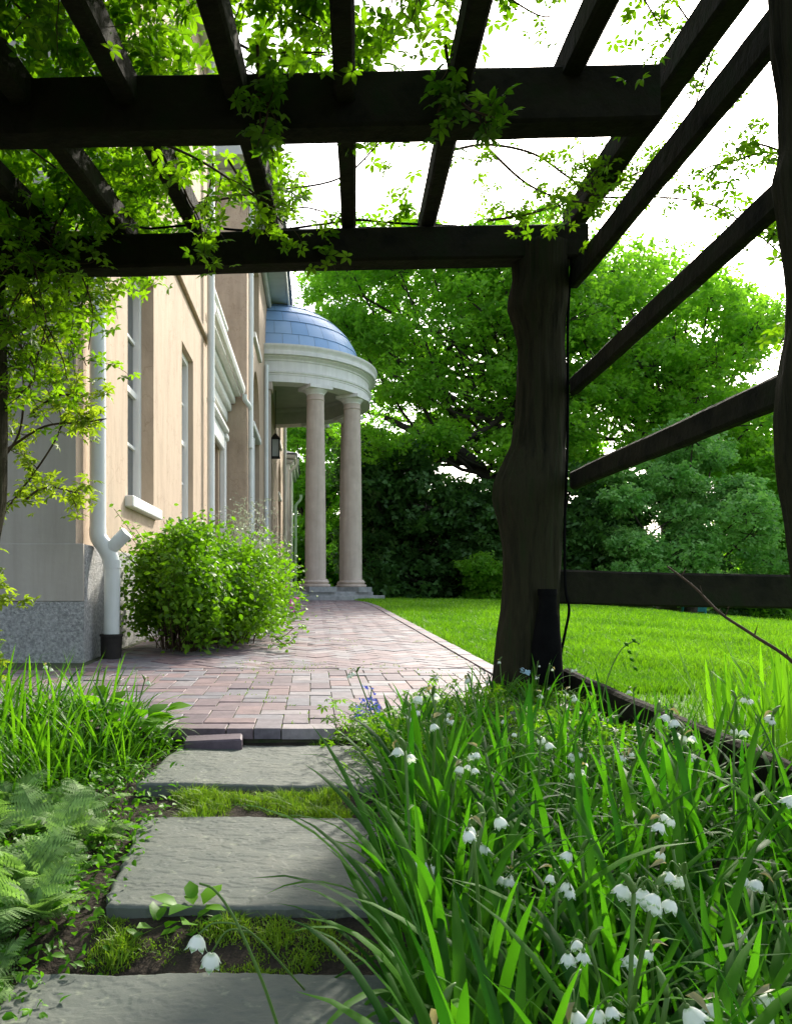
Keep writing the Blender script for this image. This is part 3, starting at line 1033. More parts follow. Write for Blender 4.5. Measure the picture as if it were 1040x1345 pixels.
# ------------------------------------------------------------------ pergola
pergola = empty('pergola', (1.09, 3.83, -.55))
tag(pergola, 'dark weathered timber pergola framing the view, with rough log posts and side rails', 'pergola')
PI_ = Matrix.Translation((1.09, 3.83, -.55)).inverted()


def ppart(o):
    o.data.transform(PI_)
    o.parent = pergola
    return o


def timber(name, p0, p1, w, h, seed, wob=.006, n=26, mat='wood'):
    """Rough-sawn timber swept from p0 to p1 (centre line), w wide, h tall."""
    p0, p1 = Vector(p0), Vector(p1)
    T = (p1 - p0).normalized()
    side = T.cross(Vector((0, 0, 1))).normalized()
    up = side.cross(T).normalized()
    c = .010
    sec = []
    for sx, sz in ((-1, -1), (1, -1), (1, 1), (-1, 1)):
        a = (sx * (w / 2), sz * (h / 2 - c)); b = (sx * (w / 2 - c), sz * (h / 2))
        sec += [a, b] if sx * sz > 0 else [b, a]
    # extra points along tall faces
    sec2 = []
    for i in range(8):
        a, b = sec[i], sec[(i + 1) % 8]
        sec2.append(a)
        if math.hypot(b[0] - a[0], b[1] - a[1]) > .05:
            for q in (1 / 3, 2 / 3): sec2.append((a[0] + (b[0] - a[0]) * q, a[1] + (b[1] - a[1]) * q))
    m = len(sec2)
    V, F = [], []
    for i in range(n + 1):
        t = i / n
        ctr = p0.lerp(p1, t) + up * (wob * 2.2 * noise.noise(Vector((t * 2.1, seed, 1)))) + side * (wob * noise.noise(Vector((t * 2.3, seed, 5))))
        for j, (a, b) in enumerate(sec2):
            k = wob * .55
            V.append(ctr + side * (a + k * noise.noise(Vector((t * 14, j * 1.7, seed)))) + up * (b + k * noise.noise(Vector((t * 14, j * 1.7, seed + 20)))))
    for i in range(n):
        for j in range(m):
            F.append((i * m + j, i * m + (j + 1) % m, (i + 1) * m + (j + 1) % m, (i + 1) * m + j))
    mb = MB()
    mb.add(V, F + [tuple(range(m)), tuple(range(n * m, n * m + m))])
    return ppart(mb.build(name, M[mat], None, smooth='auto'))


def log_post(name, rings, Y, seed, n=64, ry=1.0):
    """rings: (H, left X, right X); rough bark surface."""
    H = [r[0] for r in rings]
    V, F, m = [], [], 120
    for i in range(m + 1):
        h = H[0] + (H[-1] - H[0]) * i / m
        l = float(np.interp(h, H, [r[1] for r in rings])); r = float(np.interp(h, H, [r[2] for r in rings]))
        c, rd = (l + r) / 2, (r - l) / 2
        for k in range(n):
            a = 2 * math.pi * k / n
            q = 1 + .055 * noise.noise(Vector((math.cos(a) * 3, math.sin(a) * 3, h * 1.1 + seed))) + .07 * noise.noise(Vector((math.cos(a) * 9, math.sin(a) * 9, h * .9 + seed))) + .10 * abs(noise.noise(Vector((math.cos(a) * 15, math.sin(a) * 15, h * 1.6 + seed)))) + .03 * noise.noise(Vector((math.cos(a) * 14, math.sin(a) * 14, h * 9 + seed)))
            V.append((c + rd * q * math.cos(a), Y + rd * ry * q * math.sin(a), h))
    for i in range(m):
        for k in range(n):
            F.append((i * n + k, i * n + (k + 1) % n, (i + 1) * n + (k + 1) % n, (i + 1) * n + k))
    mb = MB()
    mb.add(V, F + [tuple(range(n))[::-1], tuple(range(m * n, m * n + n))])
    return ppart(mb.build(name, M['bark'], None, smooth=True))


PY = 3.83
px2 = lambda p: (p - 414) / (FPX / PY)
pz2 = lambda p: (778 - p) / (FPX / PY)
post_px = [(935, 646, 738), (905, 649, 735), (870, 653, 735), (835, 656, 734), (800, 662, 734), (760, 665, 735), (715, 664, 737), (680, 657, 738), (655, 651, 739), (636, 652, 740), (615, 660, 741), (585, 674, 742), (545, 680, 744), (500, 682, 743), (455, 684, 741), (425, 678, 742), (402, 671, 746), (385, 673, 747), (365, 677, 747), (335, 676, 748), (322, 676, 748)]
log_post('post', [(pz2(a), px2(b), px2(c)) for a, b, c in post_px], PY + .03, 2.0)
NP, s2 = 2.02, FPX / 2.02
near_px = [(1100, 1100), (900, 1075), (760, 1052), (680, 1042), (640, 1036), (600, 1030), (540, 1027), (500, 1030), (430, 1042), (380, 1044), (320, 1036), (260, 1028), (225, 1024), (190, 1033), (110, 1032), (60, 1024), (0, 1022), (-160, 1020)]
log_post('post', [((778 - a) / s2, (b - 414) / s2, (b - 414) / s2 + .24) for a, b in near_px], NP, 7.0)
log_post('post', [(-.6, -1.88, -1.62), (.2, -1.84, -1.59), (.45, -1.78, -1.545), (1.0, -1.76, -1.535), (1.56, -1.76, -1.55)], 3.97, 11.0)
# cross beams, side beam, rafters, rails
timber('beam', (-1.95, 3.955, 1.645), (1.29, 3.83, 1.665), .13, .16, 1.0, wob=.008)
timber('beam', (-2.1, 2.82, 1.664), (1.165, 2.76, 1.696), .12, .19, 2.0, wob=.006)
timber('rafter', (1.275, 3.99, 1.845), (1.27, 1.0, 1.845), .085, .12, 3.0, wob=.006)
for i, (xf, xn) in enumerate([(-1.33, -1.42), (-.945, -1.02), (-.582, -.655), (-.205, -.262), (.164, .135), (.545, .525)]):
    # far end on the far beam, dropping slightly towards the near one
    dX = (xn - xf) / (3.83 - 2.72) if False else (-.053)
    timber('rafter', (xf + .053 * .15, 4.08, 1.825), (xf - .053 * 2.9, .95, 1.825 - .075 * 3.1), .070, .115, 10.0 + i, wob=.004)
timber('rafter', (.872, 2.86, 1.805), (.862, .95, 1.805), .068, .115, 31.0, wob=.004)
timber('rail', (1.24, 3.83, 1.513), (1.235, 1.9, 1.515), .045, .115, 41.0, wob=.005)
timber('rail', (1.24, 3.83, .99), (1.23, 1.9, 1.055), .045, .085, 42.0, wob=.006)
timber('rail', (1.24, 3.83, .537), (1.23, 1.9, .53), .045, .085, 43.0, wob=.005)
timber('rail', (1.16, 3.86, .028), (3.4, 3.92, -.022), .05, .165, 44.0, wob=.005)
timber('board', (1.205, 3.83, -.435), (1.17, 1.2, -.525), .045, .14, 45.0, wob=.006)

# canister lamp and cables on the post
cl = MB()
cz = pz2(782)
cl.tube([(0, 0, 0), (0, 0, -.08), (0, 0, -.10), (-.005, -.004, -.22), (-.008, -.006, -.40)], [.040, .042, .050, .066, .078], 18)
cl.tube([(0, 0, .0), (0, 0, .03)], [.044, .043], 18)
cc = cl.build('light_canister', M['black'], None, smooth='auto')
cc.location = (px2(708), PY - .135, cz)
tag(cc, 'black canister strapped low on the front of the log post', 'light fixture')
cb = MB()
cb.tube(smooth_path([(px2(749), PY - .03, pz2(325)), (px2(744), PY - .02, pz2(420)), (px2(743), PY - .03, pz2(520)), (px2(742), PY - .03, pz2(600)), (px2(738), PY - .04, pz2(690)), (px2(738), PY - .05, pz2(770)), (px2(741), PY - .07, pz2(800)), (px2(735), PY - .08, pz2(830)), (px2(728), PY - .09, pz2(860))], 8), .0065, 7)
tag(cb.build('cable', M['black'], None, smooth=True), 'thin black cable running down the right side of the log post', 'cable')
cb = MB()
YB = 3.99
cpts = [at(120, 322, YB), at(168, 299, YB), at(200, 300, YB + .1), at(255, 296, YB + .1), at(310, 302, YB + .08), at(365, 302, YB), at(420, 295, YB), at(470, 289, YB), at(520, 293, YB), at(600, 297, YB - .1)]
cb.tube(smooth_path(cpts, 7), .0060, 6)
tag(cb.build('cable', M['black'], None, smooth=True), 'black cable sagging along the top of the far cross beam', 'cable')


# ------------------------------------------------------------------ foliage builders
LV5, LF5 = palmate(5, 230, .44)


def rand_normals(n, up=.8, spread=.75):
    v = rng.normal(size=(n, 3)) * spread
    v[:, 2] = np.abs(v[:, 2] * .6) + up
    return v


def leaves_at(name, P, size, mat, parent, up=.8, spread=.7, tmpl=(LV5, LF5), tint=(.1, .95), hang=0.0):
    P = np.asarray(P)
    n = len(P)
    Rm = frames(rand_normals(n, up, spread), rng.uniform(0, 2 * math.pi, n))
    return scatter(name, *tmpl, P, Rm, rng.uniform(*size, n), rng.uniform(*tint, n), mat, parent)


def wander(p, d, L, n=8, wob=.25, grav=0.0):
    P = [Vector(p)]
    d = Vector(d).normalized()
    for i in range(n):
        d = (d + Vector(rng.normal(size=3)) * wob + Vector((0, 0, grav))).normalized()
        P.append(P[-1] + d * (L / n))
    return P


def along(path, n, jit):
    idx = rng.uniform(0, len(path) - 1.001, n)
    A = np.array([tuple(p) for p in path])
    i = idx.astype(int); f = (idx - i)[:, None]
    return A[i] * (1 - f) + A[i + 1] * f + rng.normal(size=(n, 3)) * jit


def vine(name, label, mains, twigs_per=4, twig_L=(.25, .5), per_twig=14, per_main=20, size=(.044, .070), mat='vine', jit=.035, up=.8, spread=.7, tint=(.1, .95), grav=-.06, thick=.006, extra=None, tmpl=None, wob=.22, parent=None):
    """mains: list of control-point lists in world space."""
    root = empty(name, tuple(mains[0][0]))
    if label: tag(root, label, 'vine')
    tubes, P = [], []
    for mpts in mains:
        path = smooth_path(mpts, 7)
        tubes.append((path, np.linspace(thick, thick * .45, len(path))))
        if per_main: P.append(along(path, per_main, jit))
        for k in range(twigs_per):
            i = random.randrange(2, len(path) - 1)
            d = Vector(rng.normal(size=3)); d.z = d.z * .5
            tw = wander(path[i], d + (path[i] - path[i - 1]).normalized() * .5, random.uniform(*twig_L), 8, wob, grav)
            tubes.append((tw, np.linspace(thick * .42, thick * .18, len(tw))))
            P.append(along(tw[1:], per_twig, jit * .8))
    V, F = many_tubes(tubes, 5)
    off = np.array(tuple(mains[0][0]))
    link_mesh('stems', np_mesh('stems', V - off, F), M['stem'], root)
    P = np.concatenate(P + ([extra] if extra is not None else []))
    leaves_at('leaves', P - off, size, M[mat], root, up, spread, tmpl or (LV5, LF5), tint)
    return root


# roof vine: thick over the left of the pergola, thinning to the right
mains = []
for k in range(15):
    x0 = random.uniform(-2.3, -.5); y0 = random.uniform(1.6, 4.2)
    p = [Vector((x0, y0, random.uniform(1.80, 2.0)))]
    d = Vector((random.uniform(-.4, 1), random.uniform(-1, 1), 0))
    for j in range(4): p.append(p[-1] + d * .28 + Vector((random.uniform(-.1, .1), random.uniform(-.15, .15), random.uniform(-.05, .07))))
    mains.append(p)
n_ = 8200
ex = np.stack([.02 - 2.6 * rng.beta(1.0, 1.2, n_), rng.uniform(1.35, 4.5, n_), 1.86 + np.abs(rng.normal(0, .17, n_))], 1)
dens = np.array([noise.noise(Vector((p[0] * 2.4, p[1] * 2.4, 3.3))) for p in ex])
keep = (dens > -.46) & ~((ex[:, 0] > -.47) & (ex[:, 1] > 2.7)) & ~((ex[:, 0] > -.62) & (ex[:, 1] > 3.6)) & ((ex[:, 0] < -.5) | (dens > -.05))
vine('climbing_vine', 'dense five-leaved vine covering the roof of the pergola at upper left', mains, twigs_per=6, per_twig=11, per_main=16, extra=ex[keep], jit=.045)
# top centre, lighter cover between the rafters
mains = []
for k in range(9):
    p = [Vector((random.uniform(-.4, .3), random.uniform(1.9, 2.7), random.uniform(1.86, 2.0)))]
    d = Vector((random.uniform(.1, 1), random.uniform(-.5, .5), 0))
    for j in range(4): p.append(p[-1] + d * .17 + Vector((0, random.uniform(-.08, .08), random.uniform(-.04, .05))))
    mains.append(p)
vine('climbing_vine', 'looser leafy vine over the top middle of the pergola, sky showing through', mains, twigs_per=5, per_twig=9, per_main=12)
# trailing clusters over the far beam
mains = [[at(332, 150, 2.95), at(345, 200, 3.2), at(352, 250, 3.6), at(345, 290, 3.70), at(330, 312, 3.72)],
         [at(350, 200, 3.3), at(372, 225, 3.7), at(384, 245, 3.85), at(378, 285, 3.85)],
         [at(300, 210, 3.5), at(320, 240, 3.6), at(352, 270, 3.65), at(372, 296, 3.68)],
         [at(230, 205, 3.3), at(245, 255, 3.5), at(262, 290, 3.68), at(268, 335, 3.69)],
         [at(280, 215, 3.5), at(275, 250, 3.6), at(262, 300, 3.70)]]
vine('climbing_vine', 'bright vine sprays trailing down over the two cross beams left of centre', mains, twigs_per=3, twig_L=(.1, .22), per_twig=7, per_main=11, size=(.04, .058), tint=(.35, 1), grav=-.12)
vine('climbing_vine', 'short vine strand hanging over the front of the near cross beam, left of the middle', [[at(338, 60, 2.5), at(340, 110, 2.62), at(342, 160, 2.64), at(345, 185, 2.64)], [at(340, 110, 2.62), at(352, 140, 2.62), at(345, 178, 2.62)]], twigs_per=3, twig_L=(.06, .14), per_twig=5, per_main=8, size=(.04, .06), tint=(.1, .6), grav=-.12)
vine('climbing_vine', 'vine strand lying over the near cross beam right of the middle', [[at(585, 60, 2.5), at(590, 110, 2.62), at(575, 150, 2.64), at(598, 160, 2.64)], [at(590, 110, 2.62), at(612, 140, 2.62), at(650, 155, 2.62)]], twigs_per=3, twig_L=(.06, .14), per_twig=5, per_main=8, size=(.04, .06), tint=(.0, .5), grav=-.12)
# left hanging mass on the left post
mains = []
for k in range(13):
    x0 = random.uniform(-1.75, -1.15)
    p = [Vector((x0, random.uniform(3.7, 4.35), random.uniform(1.7, 2.0)))]
    for j in range(4): p.append(p[-1] + Vector((random.uniform(-.12, .14), random.uniform(-.05, .1), -random.uniform(.08, .24))))
    mains.append(p)
n_ = 900
ex = np.stack([rng.uniform(-2.0, -.85, n_), rng.uniform(3.65, 4.6, n_), 2.1 - np.abs(rng.normal(0, .36, n_))], 1)
ex = ex[(ex[:, 2] > 1.10 + (ex[:, 0] + 1.7) * .75)]
vine('climbing_vine', 'thick vine curtain hanging on the left post below the far beam', mains, twigs_per=5, per_twig=9, per_main=12, extra=ex, mat='vine', tint=(.35, 1))
# beside the right side beam, and the long branch crossing to the right
mains = [[at(870, -20, 2.6), at(905, 30, 2.75), at(925, 80, 2.9), at(905, 125, 3.1)],
         [at(838, -15, 2.5), at(852, 10, 2.5), at(870, 40, 2.55)],
         [at(935, 70, 2.9), at(905, 160, 3.15), at(885, 205, 3.3), at(850, 240, 3.4)]]
vine('climbing_vine', 'few vine leaves at the top edge in the brightest patch of sky', [[at(650, -20, 2.4), at(680, 5, 2.45), at(715, 22, 2.5), at(740, 12, 2.5)]], twigs_per=3, twig_L=(.08, .16), per_twig=6, per_main=9, size=(.03, .045), tint=(.2, .9), thick=.004)
vine('climbing_vine', 'vine shoots beside the diagonal side beam at top right against white sky', mains, twigs_per=4, twig_L=(.1, .22), per_twig=6, per_main=13, size=(.03, .045), tint=(.2, .9), thick=.004)
YV = 3.45
mains = [[at(590, 198, YV), at(640, 190, YV), at(700, 202, YV), at(745, 232, YV), at(785, 258, YV), at(850, 258, YV), at(930, 268, YV - .1), at(985, 300, YV - .3), at(1045, 352, YV - .5)],
         [at(785, 258, YV), at(768, 215, YV), at(765, 185, YV)],
         [at(785, 262, YV), at(820, 235, YV), at(850, 222, YV + .1)],
         [at(640, 195, YV), at(690, 240, YV), at(740, 262, YV), at(800, 268, YV)],
         [at(640, 290, YV), at(690, 282, YV), at(740, 268, YV)]]
ex = np.concatenate([along(mains[0][2:5], 30, .10), along([at(700, 270, YV), at(800, 255, YV)], 60, .09), along([at(800, 230, YV), at(850, 200, YV)], 26, .07)])
vine('climbing_vine', 'long vine branch with leafy clusters crossing between post top and right side', mains, twigs_per=5, twig_L=(.12, .3), per_twig=7, per_main=9, size=(.03, .046), extra=ex, tint=(.15, .9), thick=.0065)
mains = [[at(1060, 215, 2.6), at(1010, 200, 2.7), at(960, 212, 2.8), at(925, 222, 2.9), at(905, 245, 3.0), at(920, 268, 3.0)],
         [at(1060, 215, 2.6), at(1000, 190, 2.7), at(965, 195, 2.8)],
         [at(1060, 215, 2.6), at(1035, 260, 2.6), at(1020, 300, 2.6), at(1000, 330, 2.6)]]
vine('climbing_vine', 'few vine leaves below the others at the right edge beside the rough post', [[at(1060, 400, 2.5), at(1036, 430, 2.5), at(1030, 455, 2.5)]], twigs_per=3, twig_L=(.06, .12), per_twig=3, per_main=5, size=(.03, .046), tint=(.2, .9), thick=.004)
vine('climbing_vine', 'leafy vine sprays by the rough post at the right edge', mains, twigs_per=5, twig_L=(.12, .3), per_twig=8, per_main=11, size=(.03, .046), tint=(.1, .8), thick=.005)

# young shrub with yellow-green leaves before the grey wall
mains = [[at(-5, 690, 4.5), at(20, 655, 4.5), at(60, 600, 4.5), at(80, 560, 4.55), at(75, 520, 4.6)],
         [at(0, 610, 4.4), at(28, 560, 4.4), at(30, 470, 4.4), at(18, 400, 4.4), at(5, 360, 4.4)],
         [at(10, 590, 4.4), at(60, 560, 4.45), at(110, 555, 4.5), at(140, 550, 4.5)],
         [at(30, 520, 4.4), at(62, 470, 4.45), at(50, 420, 4.5), at(45, 375, 4.5)],
         [at(20, 440, 4.4), at(60, 415, 4.4), at(105, 385, 4.45), at(120, 350, 4.5)],
         [at(40, 545, 4.4), at(75, 520, 4.4), at(110, 520, 4.45)],
         [at(30, 660, 4.5), at(60, 640, 4.5), at(105, 648, 4.5)],
         [at(0, 700, 4.4), at(-10, 800, 4.4), at(-20, 900, 4.4)]]
r_ = vine('young_shrub', None, mains, twigs_per=7, twig_L=(.12, .30), per_twig=9, per_main=10, size=(.045, .072), mat='sapling', jit=.04, up=.6, spread=.5, tint=(.2, 1), grav=-.02, thick=.008, tmpl=palmate(5, 190, .34))
tag(r_, 'young shrub with thin dark stems and yellow-green leaves before the grey wall at left', 'shrub')


# ------------------------------------------------------------------ trees
def in_poly(x, y, poly):
    c = False
    for i in range(len(poly)):
        (x0, y0), (x1, y1) = poly[i], poly[i - 1]
        if (y0 > y) != (y1 > y) and x < (x1 - x0) * (y - y0) / (y1 - y0) + x0: c = not c
    return c


def tree(name, label, cat, Y, base_px, poly, gaps, n_cl, r_cl, n_sub, n_leaf, leaf, mat, trunk_r, fork_py, limbs=(), depth=3.5, tint=(0, 1), flat=.55, group=None, seed=1):
    """poly/gaps give the crown outline in photo pixels at distance Y; the crown gets real depth around it."""
    global rng
    rng = np.random.default_rng(seed)
    rd = random.Random(seed)
    bx, by = base_px
    b = at(bx, by, Y); b.z = ground_h(b.x, Y) - .05
    root = empty(name, tuple(b)); tag(root, label, cat, group)
    xs = [p[0] for p in poly]; ys = [p[1] for p in poly]
    cl, tries = [], 0
    while len(cl) < n_cl and tries < 9000:
        tries += 1
        x, yv = rd.uniform(min(xs), max(xs)), rd.uniform(min(ys), max(ys))
        if not in_poly(x, yv, poly): continue
        if any(math.hypot(x - g[0], yv - g[1]) < g[2] + 14 for g in gaps): continue
        y3 = Y + rd.uniform(-depth, depth)
        p = at(x, yv, y3)
        r = rd.uniform(*r_cl)
        if any((p - q).length < .54 * (r + s) for q, s in cl): continue
        cl.append((p, r))
    f = at(bx, fork_py, Y)
    tubes = [([b, b.lerp(f, .5) + Vector((.1, 0, 0)), f], [trunk_r * 1.25, trunk_r, trunk_r * .85])] if trunk_r > 0 else []
    top = f + Vector((0, 0, max(1.0, (max(p.z for p, r in cl) - f.z) * .6)))
    if trunk_r > 0: tubes.append((smooth_path([f, f.lerp(top, .5) + Vector((.3, .2, 0)), top], 5), np.linspace(trunk_r * .8, trunk_r * .2, 11)))
    for L in limbs:
        pts = [at(x, yv, Y + dy) for x, yv, dy in L[:-1]]
        sp_ = smooth_path(pts, 6)
        tubes.append((sp_, np.linspace(L[-1], L[-1] * .3, len(sp_))))
    P = []
    for p, r in cl:
        if trunk_r > 0:
            s = f.lerp(top, rd.uniform(0, .9))
            mid = s.lerp(p, .5) + Vector((rd.uniform(-.3, .3), rd.uniform(-.3, .3), -rd.uniform(.0, .25) * (p - s).length))
            pa = smooth_path([s, mid, p], 5)
            tubes.append((pa, np.linspace(trunk_r * rd.uniform(.18, .30), .025, len(pa))))
        d = rng.normal(size=(n_sub, 3)); d /= np.linalg.norm(d, axis=1)[:, None]
        d *= (rng.uniform(.25, 1, n_sub) ** .5)[:, None] * r
        d[:, 2] *= flat
        c = np.array(tuple(p)) + d
        if trunk_r > 0:
            for q in c[::4]:
                tubes.append(([p, Vector(p).lerp(Vector(q), .5) + Vector((0, 0, -.08)), Vector(q)], [.022, .015, .008]))
        rs = r * .33
        o = rng.normal(size=(n_sub, n_leaf, 3)) * rs * np.array([.62, .62, .26])
        P.append((c[:, None, :] + o).reshape(-1, 3))
    P = np.concatenate(P)
    off = np.array(tuple(b))
    if tubes:
        V, F = many_tubes([(t, r) for t, r in tubes], 6)
        link_mesh('trunk', np_mesh('trunk', V - off, F), M['treebark'], root)
    n = len(P)
    Rm = frames(rand_normals(n, .45, .8), rng.uniform(0, 2 * math.pi, n))
    cl_t = np.repeat(rng.uniform(tint[0], tint[1], n // n_leaf), n_leaf)
    scatter('crown', SPRAY_V, SPRAY_F, P - off, Rm, rng.uniform(*leaf, n), np.clip(cl_t * .6 + rng.uniform(0, .4, n), 0, 1), M[mat], root)
    return root


oakA = [(412, 385), (440, 360), (480, 330), (560, 300), (640, 300), (720, 300), (760, 320), (770, 420), (760, 520), (745, 600), (700, 620), (640, 590), (600, 570), (560, 610), (500, 600), (475, 540), (470, 470), (430, 400)]
tree('oak_tree', 'large spreading oak behind the log post with dark limbs reaching left', 'tree', 34, (705, 788), oakA,
     [(600, 630, 34), (507, 520, 14), (655, 470, 12), (530, 545, 8), (570, 402, 6), (615, 440, 8)], 88, (1.0, 2.0), 30, 15, (.13, .24), 'oak', .55, 665,
     limbs=[[(705, 680, 0), (660, 650, -.5), (628, 612, -1), (596, 588, -1.5), (555, 572, -2), (505, 548, -2), .34], [(628, 612, -1), (590, 603, -1.2), (545, 606, -1.4), (515, 598, -1.5), .20],
            [(596, 588, -1.5), (594, 545, -1), (560, 500, -1), (540, 440, -.5), .17], [(700, 640, 0), (690, 560, 1), (640, 470, 0), (600, 410, 0), .25]], seed=5)
oakB = [(745, 330), (800, 318), (850, 330), (880, 372), (930, 385), (1000, 400), (1018, 440), (1015, 490), (985, 520), (1010, 580), (1060, 640), (980, 640), (880, 610), (760, 650), (740, 560), (735, 430)]
tree('oak_tree', 'pale green oak at right, seen between the pergola side rails', 'tree', 36, (880, 800), oakB,
     [(872, 395, 16), (795, 585, 20), (825, 590, 14), (735, 470, 10), (690, 545, 6), (880, 545, 8), (990, 495, 16), (905, 420, 6)], 70, (1.2, 2.1), 30, 15, (.14, .26), 'oak', .5, 640,
     limbs=[[(870, 640, 0), (840, 600, 0), (800, 600, 0), (760, 620, 0), .25], [(880, 640, 0), (900, 520, 0), (940, 440, 0), .25]], tint=(.15, 1), seed=9)
tree('silver_tree', 'rounded silvery green tree standing at the far lawn edge right of the post', 'tree', 29, (905, 800), [(800, 640), (850, 590), (920, 572), (985, 590), (1020, 640), (1022, 715), (1000, 770), (820, 775), (795, 700)],
     [], 32, (.7, 1.25), 36, 18, (.10, .17), 'paletree', .2, 740, depth=2, seed=12)
tree('yew_tree', 'dark evergreen beyond the portico columns and lawn, left of the sky gap', 'tree', 33, (520, 788), [(470, 590), (520, 600), (575, 640), (650, 650), (660, 785), (470, 785)],
     [(585, 625, 26)], 40, (1.0, 1.7), 34, 16, (.16, .27), 'evergreen', .25, 740, depth=2.5, flat=.8, seed=14)
tree('yew_tree', 'dark green tree between the house and the portico columns', 'tree', 46, (395, 788), [(378, 545), (400, 540), (440, 545), (485, 600), (485, 785), (376, 785)],
     [], 30, (1.3, 2.0), 32, 16, (.2, .33), 'oak', .3, 740, depth=3, tint=(0, .45), flat=.8, seed=15)
tree('yew_tree', 'dark evergreen close behind the log post on both sides of it', 'tree', 31, (715, 795), [(625, 680), (660, 650), (740, 630), (800, 645), (820, 700), (815, 795), (625, 790)],
     [], 34, (.9, 1.5), 34, 16, (.15, .25), 'evergreen', .25, 745, depth=2.5, tint=(.2, 1), flat=.8, seed=16)
tree('holly_tree', 'green tree at the far right edge, behind the lowest side rails', 'tree', 33, (1060, 815), [(985, 620), (1040, 590), (1110, 600), (1130, 700), (1120, 820), (1000, 815), (990, 720)],
     [], 28, (1.0, 1.6), 34, 15, (.16, .27), 'oak', .3, 740, depth=2.5, tint=(.0, .7), flat=.8, seed=17)
tree('lilac_bush', 'low green bush at the foot of the trees left of the log post', 'bush', 29.5, (650, 790), [(622, 740), (650, 725), (690, 740), (690, 788), (620, 788)], [], 9, (.5, .8), 30, 14, (.1, .18), 'oak', 0, 760, depth=1, tint=(0, .5), seed=18)
tree('boxwood', 'low clipped dark bush right of the teal chair', 'bush', 31, (980, 815), [(945, 785), (1010, 785), (1012, 815), (940, 815)], [], 8, (.5, .7), 30, 14, (.1, .18), 'evergreen', 0, 800, depth=.6, tint=(.3, 1), seed=19)
# far wood closing the view low down
rng = np.random.default_rng(77)
n_ = 26000
wx = rng.uniform(-9, 46, n_); wy = rng.uniform(44, 52, n_)
top_h = np.array([2.6 + 2.2 * noise.noise(Vector((x * .25, 1, 0))) for x in wx])
wz = -.9 - np.array([min(2.5, fall(x)) for x in wx]) + rng.uniform(0, 1, n_) * (top_h + np.array([min(2.5, fall(x)) for x in wx]) + 1)
wp = np.stack([wx, wy, wz], 1)
o = scatter('far_wood', SPRAY_V, SPRAY_F, wp, frames(rand_normals(n_, .4, .8), rng.uniform(0, 6.28, n_)), rng.uniform(.35, .6, n_), rng.uniform(0, 1, n_), M['evergreen'])
tag(o, 'dark band of woodland undergrowth beyond the lawn', 'wood', kind='stuff')

# teal garden chair on the far lawn
cx_, cy_ = at(911, 800, 30.5).x, 30.5
ch = empty('garden_chair', (cx_, cy_, lawn_h(cx_, cy_)), R(200))
tag(ch, 'tiny teal garden chair standing at the far edge of the lawn', 'chair')
s_ = MB()
for k in range(5): s_.box(-.26, .26, -.26 + k * .105, -.26 + k * .105 + .095, .34, .365)
s_.build('seat', M['teal'], ch)
s_ = MB()
for k in range(5): s_.add([(-.26 + k * .105, .28, .36), (-.26 + k * .105 + .095, .28, .36), (-.26 + k * .105 + .095, .52, .95 + (.05 if k in (1, 2, 3) else 0)), (-.26 + k * .105, .52, .95 + (.05 if k in (1, 2, 3) else 0)),
                              (-.26 + k * .105, .305, .35), (-.26 + k * .105 + .095, .305, .35), (-.26 + k * .105 + .095, .545, .94), (-.26 + k * .105, .545, .94)], [(0, 1, 2, 3), (7, 6, 5, 4), (0, 1, 5, 4), (1, 2, 6, 5), (2, 3, 7, 6), (3, 0, 4, 7)])
s_.build('backrest', M['teal'], ch)
for sx in (-1, 1):
    s_ = MB(); s_.box(sx * .31 - .06, sx * .31 + .06, -.33, .36, .56, .585); s_.build('armrest', M['teal'], ch)
    for yy, hh in ((-.27, .56), (.25, .56)):
        s_ = MB(); s_.box(sx * .29 - .03, sx * .29 + .03, yy - .04, yy + .04, 0, hh); s_.build('leg', M['teal'], ch)

